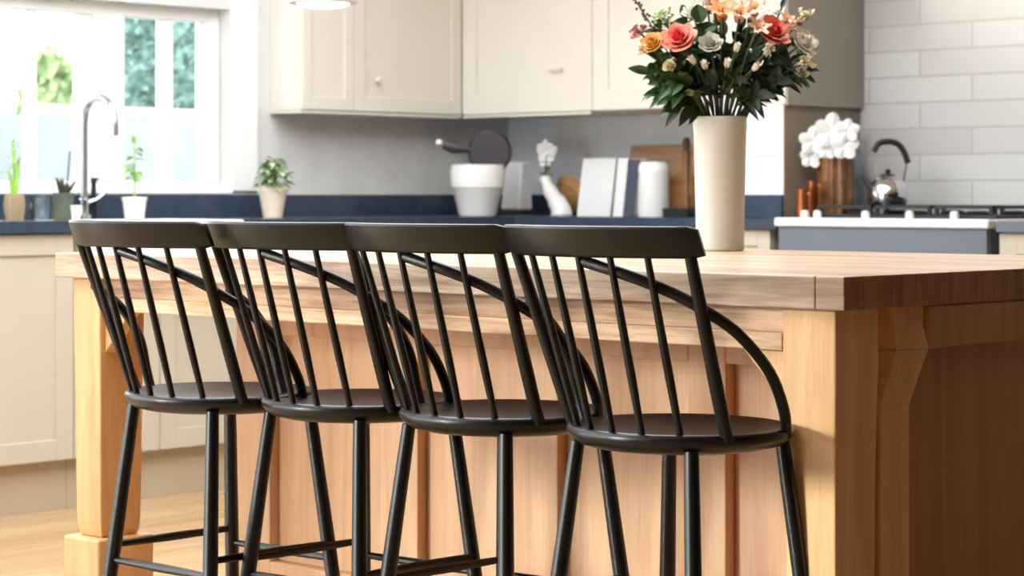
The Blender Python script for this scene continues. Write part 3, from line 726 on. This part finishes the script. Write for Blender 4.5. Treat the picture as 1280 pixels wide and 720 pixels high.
# slanted white vase with flowers
x,y,s = on_B(702, 6.98); zt_ = zat(222,x,y)
t = thing('slanted_vase', (x,y,CZ), 'white slanting vase leaning left beside the wooden bowl', 'vase')
path = [(x,y,CZ+.002),(x-.002,y,CZ+.02),(x-.02,y,CZ+.05),(x-.07,y,CZ+.11),(x-.10,y,zt_)]
MB().tube(bez(path,5), [.045]*4+[.043]*4+[.04]*4+[.032]*4+[.024]*5, 20).build('vase_body', 'porcelain', t, True)
vx = x-.095
t = thing('flower_sprig', (vx,y,zt_-.01), 'white blossom sprig with small green leaves in the slanting white vase', 'flower')
m = MB(); m.tube([(vx,y,zt_-.02),(vx+.005,y,zt_+.03),(vx+.012,y,zat(190,x,y))], .003, 6)
m.tube([(vx,y,zt_-.02),(vx-.03,y,zt_+.03)], .003, 6)
m.build('stem', 'leaf_mid', t, True)
def blossom(m, c, r, n=5, M=None):
    nrm = Vector((-FX, -FY, .15)).normalized(); u = Vector((RX, RY, 0)); w = nrm.cross(u)
    for k in range(n):
        a = 2*pi*k/n+.3+random.uniform(-.1,.1); d = u*cos(a)+w*sin(a); sd = nrm.cross(d); pc = Vector(c)+d*r*.5
        o = len(m.v); m.v.append(tuple(pc+nrm*.004-nrm*r*.03*(k%2)))
        for j in range(14):
            b = 2*pi*j/14; m.v.append(tuple(pc+d*cos(b)*r*.5+sd*sin(b)*r*.42+nrm*(.10*r*cos(b)-.12*r*abs(sin(b)))-nrm*r*.03*(k%2)))
        for j in range(14): m.f.append((o, o+1+j, o+1+(j+1)%14))
m = MB()
for dx, yy_, r in ((.012,190,.045),(.0,184,.035),(.03,187,.03),(.0,200,.03)): blossom(m, (vx+dx, y, zat(yy_,x,y)), r)
m.build('blossom', 'paper', t)
m = MB()
for k in range(14):
    a = random.uniform(0,2*pi); leaf(m, (vx,y,zt_+random.uniform(-.005,.04)), (cos(a),sin(a),.5), (0,0,1), .05, .018, .3)
m.build('foliage', 'leaf_mid', t)
# wooden bowl leaning on the wall
x,y,s = on_B(716, 7.14); zc_ = zat(231,x,y)+.0
t = thing('wooden_bowl', (x,y,CZ), 'round wooden bowl leaning against the wall behind the white vase', 'bowl')
R_ = Matrix.Rotation(radians(-62), 4, 'X')
MB().lathe([(.001,-.035),(.03,-.035),(.07,-.02),(.085,.02),(.080,.022),(.06,-.01),(.001,-.022)], 32, (x,y-.02,CZ+.085), R_ @ Matrix.Identity(4)).build('bowl', 'bowlwood', t, True)
# books
def book(px0, px1, ytop, Y, thick, lean, mat_c, mat_p, label, name='cookbook'):
    x0, x1 = onY(px0, Y), onY(px1, Y); zt = zat(ytop, (x0+x1)/2, Y)
    t = thing(name, ((x0+x1)/2, Y, CZ), label, 'book', 'cookbooks standing on the back worktop')
    h = zt-CZ
    def sl(xa, xb, ya, yb, z0, z1, m):
        f = lambda X, Yy, Z: (X+lean*(Z-CZ)/h, Yy, Z)
        b = [f(xa,ya,z0), f(xb,ya,z0), f(xb,yb,z0), f(xa,yb,z0)]; tt = [f(xa,ya,z1), f(xb,ya,z1), f(xb,yb,z1), f(xa,yb,z1)]
        return m.prism(b, tt)
    m = MB(); cv = .004
    sl(x0, x1, Y, Y+cv, CZ, zt, m); sl(x0, x1, Y+thick-cv, Y+thick, CZ, zt, m); sl(x0, x0+cv, Y+cv, Y+thick-cv, CZ, zt, m)
    m.build('cover', mat_c, t, bevel=.001)
    sl(x0+cv, x1-.003, Y+cv, Y+thick-cv, CZ+.003, zt-.004, MB()).build('pages', mat_p, t)
book(721, 762, 198, 7.02, .05, .035, 'paper', 'paper', 'wide white cookbook standing upright, left of the other books')
book(766, 778, 198, 6.97, .12, .03, 'paper', 'paper', 'white book standing between the wide white book and the slate book')
book(779, 792, 200, 6.97, .13, .03, 'bluegrey', 'paper', 'slate grey book standing left of the white canister')
# white canister
x,y,s = on_B(817, 6.98); zt_ = zat(202,x,y)
t = thing('white_canister', (x,y,CZ), 'tall white rounded canister between the books and the cream vase', 'canister')
MB().lathe([(.001,CZ),(19*s,CZ),(20*s,CZ+.01),(19*s,zt_-.04),(.001,zt_-.04)], 32, (x,y,0)).build('canister', 'porcelain', t, True)
MB().lathe([(19.4*s,zt_-.0395),(18.5*s,zt_-.015),(15*s,zt_-.002),(.001,zt_)], 32, (x,y,0)).build('lid', 'paper', t, True)
# cutting boards leaning
x0, x1 = onY(783, 7.2), onY(874, 7.2); zt_ = zat(182, x0, 7.2)
t = thing('chopping_board', ((x0+x1)/2, 7.2, CZ), 'large pale wooden chopping board leaning against the wall left of the vase', 'chopping board')
b_ = [(x0,7.16,CZ+.001),(x1,7.16,CZ+.001),(x1,7.18,CZ+.001),(x0,7.18,CZ+.001)]; t_ = [(x0,7.23,zt_),(x1,7.23,zt_),(x1,7.25,zt_),(x0,7.25,zt_)]
MB().prism(b_, t_).build('board', 'board', t, bevel=.004)
x0, x1 = onY(838, 7.12), onY(872, 7.12); zt_ = zat(214, x0, 7.12)
t = thing('chopping_board', ((x0+x1)/2, 7.12, CZ), 'small darker wooden board in front of the large board, left of the vase', 'chopping board')
m = MB(); n = 14; bot = []; 
pf = [(x0, CZ+.001), (x1, CZ+.001)]+[((x0+x1)/2+(x1-x0)/2*cos(pi*k/n), zt_-.06+.06*sin(pi*k/n)) for k in range(n+1)]
p1 = [(a, 7.08+.04*(b-CZ)/.2, b) for a, b in pf]; p2 = [(a, 7.095+.04*(b-CZ)/.2, b) for a, b in pf]
MB().prism(p2, p1).build('board', 'bowlwood', t, bevel=.002)
x0, x1 = onY(838, 6.95), onY(868, 6.95)
t = thing('serving_tray', ((x0+x1)/2, 6.97, CZ), 'small dark tray beside the foot of the cream vase', 'tray')
MB().box(x0,x1,6.9,7.05,CZ,CZ+.012).box(x0,x1,6.9,6.91,CZ+.012,CZ+.035).box(x0,x1,7.04,7.05,CZ+.012,CZ+.035).box(x0,x0+.01,6.91,7.04,CZ+.012,CZ+.035).build('tray_body', 'blackm', t, bevel=.002)
x,y,s = on_B(858, 7.05); za, zb = zat(207,x,y), zat(172,x,y)
t = thing('pepper_mill', (x,y,CZ), 'slim brown pepper mill behind the vase, above the tray', 'pepper mill')
MB().lathe([(.001,CZ),(.02,CZ),(.016,CZ+.06),(.012,CZ+.12),(.016,za),(.017,(za+zb)/2),(.001,(za+zb)/2)], 18, (x,y,0)).build('mill_body', 'amber', t, True)
MB().lathe([(.001,(za+zb)/2),(.012,(za+zb)/2),(.016,zb-.02),(.01,zb),(.001,zb)], 18, (x,y,0)).build('mill_head', 'twig', t, True)

# ------------------------------------------------------------------ items at the back of the range
HB = RYB-.035
def on_R(px, Y=7.17): x = onY(px, Y); return x, Y, dep(x, Y)/F
GZ = RZ
x,y,s = on_R(1044, 6.965); zt_ = zat(196,x,y)
t = thing('ribbed_vase', (x,y,GZ), 'brown ribbed vase holding white orchids in the corner by the range', 'vase')
m = MB(); n = 40; vs = []; prof = [(GZ,18),(GZ+.02,20),(GZ+.08,22),(zt_-.02,20),(zt_,20)]
for z, r in prof:
    for j in range(n):
        a = 2*pi*j/n; q = r*s*(1+(.09 if j % 4 < 2 else -.05)); vs.append((x+cos(a)*q, y+sin(a)*q, z))
fs = [(i*n+j, i*n+(j+1) % n, (i+1)*n+(j+1) % n, (i+1)*n+j) for i in range(len(prof)-1) for j in range(n)]+[tuple(range(n-1,-1,-1)), tuple((len(prof)-1)*n+j for j in range(n))]
m.add(vs, fs).build('vase_body', 'amber', t, True)
t = thing('orchid_stem', (x,y,zt_), 'white orchid spray standing in the brown ribbed vase', 'flower')
m = MB(); m.tube(bez([(x,y,zt_-.002),(x-.03,y-.01,zt_+.04),(x-.07,y-.02,zt_+.02)],5), .0035, 6).tube(bez([(x,y,zt_-.002),(x-.01,y,zt_+.06),(x+.01,y,zt_+.1)],5), .0035, 6).build('stem', 'stem', t, True)
m = MB()
for px, py, r in ((1017,176,.058),(1040,163,.068),(1014,196,.045),(1056,182,.055),(1060,163,.045),(1034,186,.04)):
    yy2 = 6.88-(1040-px)*.0004; xx = onY(px, yy2); blossom(m, (xx, yy2, zat(py,xx,yy2)), r)
m.build('blossom', 'paper', t)
m = MB()
for k in range(10):
    a = random.uniform(0,2*pi); leaf(m, (x-.03,y-.02,zt_+.03), (cos(a),sin(a)*.5,random.uniform(-.4,.6)), (0,0,1), .07, .02, .3)
m.build('foliage', 'stem', t)
for px, h, lab in ((1003, 236, 'small copper pot left of the brown vase by the range'), (1016, 226, 'taller copper pot between the small pot and the brown vase')):
    x,y,s = on_R(px, 6.76 if px < 1010 else 6.84); zt_ = zat(h,x,y)
    t = thing('copper_pot', (x,y,GZ), lab, 'pot', 'copper pots by the range')
    MB().lathe([(.001,GZ),(6*s,GZ),(8*s,GZ+.02),(6.5*s,zt_-.015),(7.5*s,zt_),(6.5*s,zt_),(.001,zt_-.02)], 22, (x,y,0)).build('pot_body', 'copper', t, True)
    MB().tube(bez([(x+6*s,y,zt_-.02),(x+11*s,y,zt_-.022),(x+11*s,y,GZ+.03),(x+7*s,y,GZ+.022)],5), .003, 8).build('handle', 'copper', t, True)
# glass bottle / carafe behind
x,y,s = on_R(1072, 7.22); zt_ = zat(160,x,y)
t = thing('glass_carafe', (x,y,GZ), 'tall clear glass carafe between the brown vase and the kettle', 'carafe')
MB().lathe([(.001,GZ),(9*s,GZ),(10*s,GZ+.02),(9*s,GZ+.16),(4*s,GZ+.22),(3.6*s,zt_),(3*s,zt_),(3.2*s,GZ+.22),(8*s,GZ+.16),(8.6*s,GZ+.02),(.001,GZ+.01)], 24, (x,y,0)).build('carafe_body', 'jar', t, True)
# kettle
GT = RZ+.046
x = onY(1110, 6.98); y = 6.98; s = dep(x,y)/F
zt_ = zat(218,x,y)
t = thing('whistling_kettle', (x,y,GT), 'polished steel kettle with black arched handle on the hob', 'kettle')
hk = zt_-GT
MB().lathe([(.001,GT),(22*s,GT),(24.5*s,GT+hk*.15),(24*s,GT+hk*.45),(19*s,GT+hk*.78),(10*s,GT+hk*.95),(.001,GT+hk*.96)], 36, (x,y,0)).build('kettle_body', 'chrome', t, True)
MB().lathe([(.001,GT+hk*.9),(10*s,GT+hk*.9),(9*s,GT+hk*1.0),(.008,GT+hk*1.03),(.01,GT+hk*1.15),(.001,GT+hk*1.18)], 20, (x,y,0)).build('lid', 'blackm', t, True)
kx = lambda p: (x+RX*(p-1110)*s, y+RY*(p-1110)*s)
MB().tube([(*kx(1092),GT+hk*.5),(*kx(1083),GT+hk*.75),(*kx(1077),GT+hk*1.0)], [.016,.011,.008], 12).build('spout', 'dark', t, True)
hp_ = [(1092,190),(1098,180),(1110,177),(1122,180),(1130,190),(1135,204)]
MB().tube(bez([(*kx(a), zat(b,x,y)) for a,b in hp_],5), .0115, 12).build('handle', 'blackm', t, True)
MB().tube([(*kx(1092),zat(191,x,y)),(*kx(1096),GT+hk*.82)], .004, 8).build('handle_bracket', 'chrome', t, True)
MB().tube([(*kx(1134),zat(202,x,y)),(*kx(1129),GT+hk*.7)], .004, 8).build('handle_bracket', 'chrome', t, True)

# ------------------------------------------------------------------ vase and bouquet on the island
VD = 5.5; VX, VY = at(900, VD); VS = VD/F
VT = zat(146, VX, VY)
t = thing('flower_vase', (VX,VY,TZ), 'tall cream stoneware cylinder vase on the island holding the bouquet', 'vase')
r0, r1 = 30*VS, 33.5*VS
MB().lathe([(.001,TZ),(r0-.004,TZ),(r0,TZ+.004),(r0+.001,TZ+.1),(r1-.001,VT-.035),(r1,VT-.03),(r1,VT-.002),(r1-.002,VT),(r1-.006,VT),(r1-.007,VT-.03),(r0-.008,TZ+.02),(.001,TZ+.015)], 56, (VX,VY,0)).build('vase_body', 'stoneware', t, True)
def bp(px, py, off=0.0):       # a point around the bouquet, off = metres nearer (+) or farther (-)
    d = VD-off; X, Y = at(px, d); return Vector((X, Y, zat(py, X, Y)))
def petal(mb, c, axis, out, L, W, curl, cup, n=4, tilt=0.0):
    """petal rooted at c, rising along axis and opening to out"""
    axis = Vector(axis).normalized(); out = (Vector(out)-axis*Vector(out).dot(axis)).normalized(); side = axis.cross(out)
    o = len(mb.v); m_ = 4
    for i in range(n+1):
        k = i/n
        h = L*(k*(1-curl*k*.5)); r = L*(cup*k*(1-.25*k)+curl*k**3*.6)
        w = W*(sin(pi*(.12+.76*k))**.7)*.5
        for j in range(m_+1):
            q = -1+2*j/m_
            p = Vector(c)+axis*h+out*(r-abs(q)**2*w*.55)+side*w*q
            if i == n: p -= axis*(abs(q)**2)*L*.14
            mb.v.append(tuple(p))
    for i in range(n):
        for j in range(m_): mb.f.append((o+i*(m_+1)+j, o+i*(m_+1)+j+1, o+(i+1)*(m_+1)+j+1, o+(i+1)*(m_+1)+j))
def stemmed(name, label, px, py, off, group):
    head = bp(px, py, off)
    base = Vector((VX+random.uniform(-.03,.03), VY+random.uniform(-.03,.03), VT-.12))
    t = thing(name, tuple(base), label, 'flower', group)
    mouth = Vector((VX+max(-.045,min(.045,(head.x-VX)*.25)), VY+max(-.045,min(.045,(head.y-VY)*.25)), VT+.005))
    mid = mouth.lerp(head, .55)+Vector((0,0,.02))
    pts = bez([base, mouth, mid, head], 5)
    MB().tube(pts, [.0028]*len(pts), 7).build('stem', 'stem', t, True)
    return t, head, (head-mid).normalized()
VIEW = Vector((-FX, -FY, 0))
def rose(px, py, rpx, off, mat, label, openness=.9, inner=None, tiltv=.8):
    t, h, ax = stemmed('rose', label, px, py, off, 'roses in the bouquet')
    ax = (ax+VIEW*tiltv).normalized(); R = rpx*VS*1.25
    u = ax.orthogonal().normalized(); w = ax.cross(u)
    m = MB(); mi = MB()
    layers = [(3,.05,.0,.1,1.0),(3,.16,.05,.15,.95),(4,.36,.12,.2,.95),(5,.58,.3,.3,.9),(6,.8,.55,.4,.85),(7,1.0,.85,.5,.75)]
    for li, (cnt, sc, cup, curl, ln) in enumerate(layers):
        for k in range(cnt):
            a = 2*pi*(k+.37*li)/cnt+random.uniform(-.15,.15)
            out = u*cos(a)+w*sin(a)
            L = R*1.25*ln*random.uniform(.92,1.05)
            c = h-ax*R*.75+out*R*sc*.22
            petal(m if li > 2 or inner is None else mi, c, ax, out, L, R*(.55+.62*sc), curl*openness, cup*openness)
    m.build('bloom', mat, t, True, ang=80)
    if inner: mi.build('bloom_heart', inner, t, True, ang=80)
    s_ = MB()
    for k in range(5):
        a = 2*pi*k/5; out = u*cos(a)+w*sin(a); leaf(s_, h-ax*R*.85, out+ax*.4, ax, R*.8, R*.25, .2, 3)
    s_.build('sepal', 'stem', t)
rose(848, 45, 19, .08, 'coral2', 'large open coral pink rose at the left of the bouquet', inner='coral')
rose(814, 52, 15, .06, 'amberp', 'amber yellow rose at the left edge of the bouquet, beside the coral rose', .7)
rose(969, 36, 19, .06, 'coral2', 'large coral rose at the upper right of the bouquet', .95, inner='coral')
rose(836, 82, 11, .07, 'cream', 'small pale yellow rosebud low at the left, below the coral pink rose', .55)
rose(888, 52, 13, .07, 'greyw', 'muted white rose left of the bouquet centre, below the orange flowers', .9)
rose(1008, 50, 16, .03, 'ivory', 'ivory rose at the right edge of the bouquet', 1.0)
rose(866, 12, 14, -.02, 'ivory', 'ivory rose at the top of the bouquet, above the coral pink rose', .8)
rose(884, 3, 13, -.05, 'greyw', 'muted white rose at the very top, left of the orange flowers', .9)
def lily(px, py, rpx, off, mat, label, n=6, tiltv=.5, ln=1.5):
    t, h, ax = stemmed('alstroemeria', label, px, py, off, 'orange and peach trumpet flowers in the bouquet')
    ax = (ax+VIEW*tiltv).normalized(); R = rpx*VS*1.3; u = ax.orthogonal().normalized(); w = ax.cross(u)
    m = MB()
    for ring, (sc, cup) in enumerate(((1,.55),(.85,.25))):
        for k in range(n):
            a = 2*pi*(k+.5*ring)/n; out = u*cos(a)+w*sin(a)
            petal(m, h-ax*R*.9, ax, out, R*ln*sc, R*.75, .5, cup)
    m.build('bloom', mat, t, True, ang=80)
    s_ = MB()
    for k in range(6):
        a = 2*pi*k/6; out = u*cos(a)+w*sin(a); p = h-ax*R*.6; s_.tube([p, p+ax*R*.9+out*R*.2], .0012, 5)
    s_.build('stamen', 'amberp', t, True)
lily(903, 10, 16, .05, 'orange', 'deep orange trumpet flower at the top centre, left of the peach ones')
lily(926, 13, 15, .06, 'peach', 'pale peach trumpet flower at the top centre of the bouquet')
lily(944, 8, 15, .03, 'peach', 'peach trumpet flower at the top, between the centre one and the right coral rose')
lily(948, 34, 9, .08, 'peach', 'narrow peach flower hanging just left of the right coral rose', tiltv=.8, ln=2.0)
lily(892, -8, 14, 0, 'orange', 'orange trumpet flower cut by the top picture edge above the centre')
lily(985, 22, 10, 0, 'peach', 'small peach flower just above the right coral rose')
def spray(px, py, rpx, off, mat, label, cnt=14, bud=.0045, name='filler_spray'):
    t, h, ax = stemmed(name, label, px, py, off, 'small filler flowers in the bouquet')
    R = rpx*VS; m = MB(); st_ = MB()
    for k in range(cnt):
        d = rv(); p = h+Vector((d.x,d.y,d.z))*R*.8
        st_.tube([h-ax*R*.9, p], .0009, 4)
        for q in range(5):
            a = rv().normalized(); petal(m, p, a, a.orthogonal(), bud*2.2, bud*2, .3, .4, 2)
    st_.build('stalk', 'stem', t); m.build('bloom', mat, t)
spray(797, 38, 9, .03, 'mauve', 'small mauve pink flower cluster at the far left of the bouquet')
spray(828, 22, 15, .0, 'leaf_sage', 'pale green filler cluster above the coral pink rose', 22)
spray(803, 62, 8, .05, 'cream', 'tiny cream cluster at the left edge, below the amber rose', 10)
spray(1004, 20, 11, -.02, 'cream', 'cream filler cluster at the top right edge of the bouquet', 16)
spray(990, 30, 7, .02, 'peach', 'tiny peach cluster between the right coral rose and the ivory rose', 8)
spray(962, 60, 8, .08, 'ivory', 'tiny ivory cluster just below the right coral rose', 10)
spray(1008, 78, 10, .04, 'cream', 'cream cluster at the right edge below the ivory rose', 14)
spray(1005, 92, 8, .02, 'leaf_sage', 'pale green buds at the lowest right edge of the bouquet', 10)
def bud(px, py, off, label, mat='ivory', r=.010):
    t, h, ax = stemmed('flower_bud', label, px, py, off, 'white buds among the leaves of the bouquet')
    m = MB(); u = ax.orthogonal().normalized(); w = ax.cross(u)
    for k in range(5):
        a = 2*pi*k/5; petal(m, h-ax*r, ax, u*cos(a)+w*sin(a), r*2.6, r*1.7, .1, .35, 3)
    m.build('bloom', mat, t, True, ang=80)
for px, py, lab in ((866,76,'white bud below the muted white rose, left one'), (881,82,'white bud just right of the bud below the muted white rose'),
                    (921,60,'white bud high in the centre of the dark leaves'), (909,80,'white bud left of centre in the dark leaves'),
                    (944,84,'white bud right of centre in the dark leaves'), (864,116,'pale bud low at left among the big leaves')):
    bud(px, py, .085, lab, 'leaf_sage' if py > 110 else 'ivory')
# leafy sprigs
def sprig(px, py, off, mat, label, n, L, W, start=.25, spread=1.0):
    head = bp(px, py, off)
    base = Vector((VX+random.uniform(-.03,.03), VY+random.uniform(-.03,.03), VT-.12))
    t = thing('leafy_sprig', tuple(base), label, 'greenery', 'leafy green sprigs in the bouquet')
    mouth = Vector((VX+max(-.048,min(.048,(head.x-VX)*.35)), VY+max(-.048,min(.048,(head.y-VY)*.35)), VT+.006))
    mid = mouth.lerp(head, .5)+Vector((0,0,.012))
    pts = bez([base, mouth, mid, head], 6); MB().tube(pts, .0025, 6).build('stem', 'stem', t, True)
    m = MB(); k0 = 7; sub = pts[k0:]
    for i in range(n):
        q = start+(1-start)*i/(n-1); f = q*(len(sub)-1); a = int(min(f, len(sub)-2)); p = sub[a].lerp(sub[a+1], f-a)
        tn = (sub[a+1]-sub[a]).normalized()
        sd = rv().normalized(); sd = (sd-tn*sd.dot(tn)).normalized()
        if i == n-1: sd = tn
        leaf(m, p, tn*.7+sd*spread, VIEW+rv()*.5+Vector((0,0,.5)), L*random.uniform(.8,1.3), W*random.uniform(1.1,1.6), random.uniform(.1,.45))
    m.build('foliage', mat, t)
SP = [(826,104,.06,'leaf','broad green sprig reaching left below the pale yellow bud',16,.06,.024),
      (832,118,.05,'leaf','broad green sprig, second lowest on the left side',16,.06,.024),
      (850,134,.05,'leaf_deep','drooping dark sprig hanging over the left vase rim',12,.05,.017),
      (822,72,.03,'leaf','green sprig behind the amber rose at the left',16,.055,.022),
      (845,100,.08,'leaf','broad green sprig in front of the left side of the bouquet',14,.06,.026),
      (862,88,.02,'leaf_deep','dark green sprig rising behind the coral pink rose',22,.05,.02),
      (878,60,.0,'leaf_deep','dark green sprig behind the muted white rose',24,.05,.02),
      (905,45,.02,'leaf_deep','tall dark sprig in the centre below the orange flowers',26,.05,.02),
      (925,38,-.02,'leaf_deep','tall dark sprig in the centre behind the peach flowers',26,.05,.02),
      (945,55,.02,'leaf_deep','dark sprig just right of the bouquet centre',24,.05,.02),
      (965,70,.03,'leaf_deep','dark sprig below the right coral rose',24,.05,.02),
      (985,80,.0,'leaf_deep','dark sprig reaching right below the ivory rose',20,.05,.018),
      (1006,90,.02,'leaf_deep','thin dark sprig stretching farthest to the right',16,.04,.014),
      (944,120,.05,'leaf_deep','low dark sprig reaching right above the vase rim',14,.055,.02),
      (972,104,.04,'leaf_deep','dark sprig in the lower right of the bouquet',16,.05,.018),
      (918,95,.07,'leaf_deep','short dark sprig low in the front centre',14,.045,.015),
      (890,105,.06,'leaf_deep','short dark sprig left of the front centre above the vase',14,.05,.018),
      (876,28,.02,'leaf','grey-green sprig at the top between the ivory rose and the orange flower',12,.05,.03),
      (977,10,-.02,'leaf_deep','small dark sprig at the top right above the coral rose',10,.03,.014),
      (1004,26,-.03,'leaf_deep','small dark sprig at the top right behind the cream cluster',10,.03,.014)]
for a in SP: sprig(*a)
for a in [(826,36,.0,'leaf','green sprig at the upper left behind the pale green filler cluster',14,.045,.018),
          (848,72,.05,'leaf_deep','dark sprig directly below the coral pink rose',16,.05,.02),
          (858,24,-.03,'leaf','green sprig at the top behind the ivory rose',14,.045,.018),
          (896,26,-.03,'leaf_deep','dark sprig at the top behind the deep orange flower',14,.045,.016),
          (936,34,.0,'leaf_deep','dark sprig just below the peach flowers',18,.045,.016),
          (990,52,.0,'leaf_deep','dark sprig between the right coral rose and the ivory rose',16,.045,.016),
          (1010,64,-.03,'leaf','green sprig behind the ivory rose at the right edge',12,.04,.014),
          (812,92,.04,'leaf','green sprig pointing left just under the pale yellow bud',12,.055,.02)]: sprig(*a)
# dark twig at upper left
hd = bp(790, -6, .0); t = thing('berry_twig', (VX-.02, VY, VT-.12), 'thin dark brown berry twig rising at the top left of the bouquet', 'twig')
pts = bez([Vector((VX-.02,VY,VT-.12)), Vector((VX-.04,VY-.01,VT+.01)), bp(828,55,.0), bp(808,22,0), hd], 6)
MB().tube(pts, .002, 6).build('stem', 'twig', t, True)
m = MB()
for k in range(26):
    p = pts[-1-int(k*.42)]+rv()*.007; m.lathe([(.0005,-.004),(.0035,-.002),(.0035,.002),(.0005,.004)], 6, p)
m.build('berries', 'twig', t, True)

# ------------------------------------------------------------------ light
w = bpy.data.worlds.new('World'); bpy.context.scene.world = w; w.use_nodes = True
nt = w.node_tree; bg = nt.nodes['Background']
bg.inputs['Color'].default_value = (.93, .97, 1, 1); bg.inputs['Strength'].default_value = 5.6
def sun(name, dirv, strength, angle, col=(1,.95,.87)):
    l = bpy.data.lights.new(name, 'SUN'); l.energy = strength; l.angle = radians(angle); l.color = col
    o = bpy.data.objects.new(name, l); C.objects.link(o)
    o.rotation_euler = Vector(dirv).to_track_quat('-Z', 'Y').to_euler(); o.location = (0,0,5)
sun('sun', (.45, .85, -.2), 3.0, 10)

# ------------------------------------------------------------------ camera
cam = bpy.data.cameras.new('Camera'); co = bpy.data.objects.new('Camera', cam); C.objects.link(co)
cam.sensor_width = 36; cam.lens = F/1280*36
cam.shift_x = 0; cam.shift_y = -(360-HOR)/1280
co.location = (0, 0, CAMZ)
co.rotation_euler = Vector((FX, FY, 0)).to_track_quat('-Z', 'Z').to_euler()
co.rotation_euler = (pi/2, 0, math.atan2(-FX, FY))
cam.clip_start = .05; cam.clip_end = 200
cam.dof.use_dof = True; cam.dof.focus_distance = 4.1; cam.dof.aperture_fstop = 7.0
sc = bpy.context.scene; sc.camera = co
sc.view_settings.view_transform = 'Standard'; sc.view_settings.look = 'None'
sc.view_settings.gamma = 1; sc.view_settings.use_curve_mapping = False
sc.view_settings.exposure = 0.25
sc.cycles.use_denoising = True
sc.cycles.max_bounces = 8; sc.cycles.diffuse_bounces = 5; sc.cycles.transparent_max_bounces = 12
for o in bpy.data.objects:
    if '_o' in o: del o['_o']
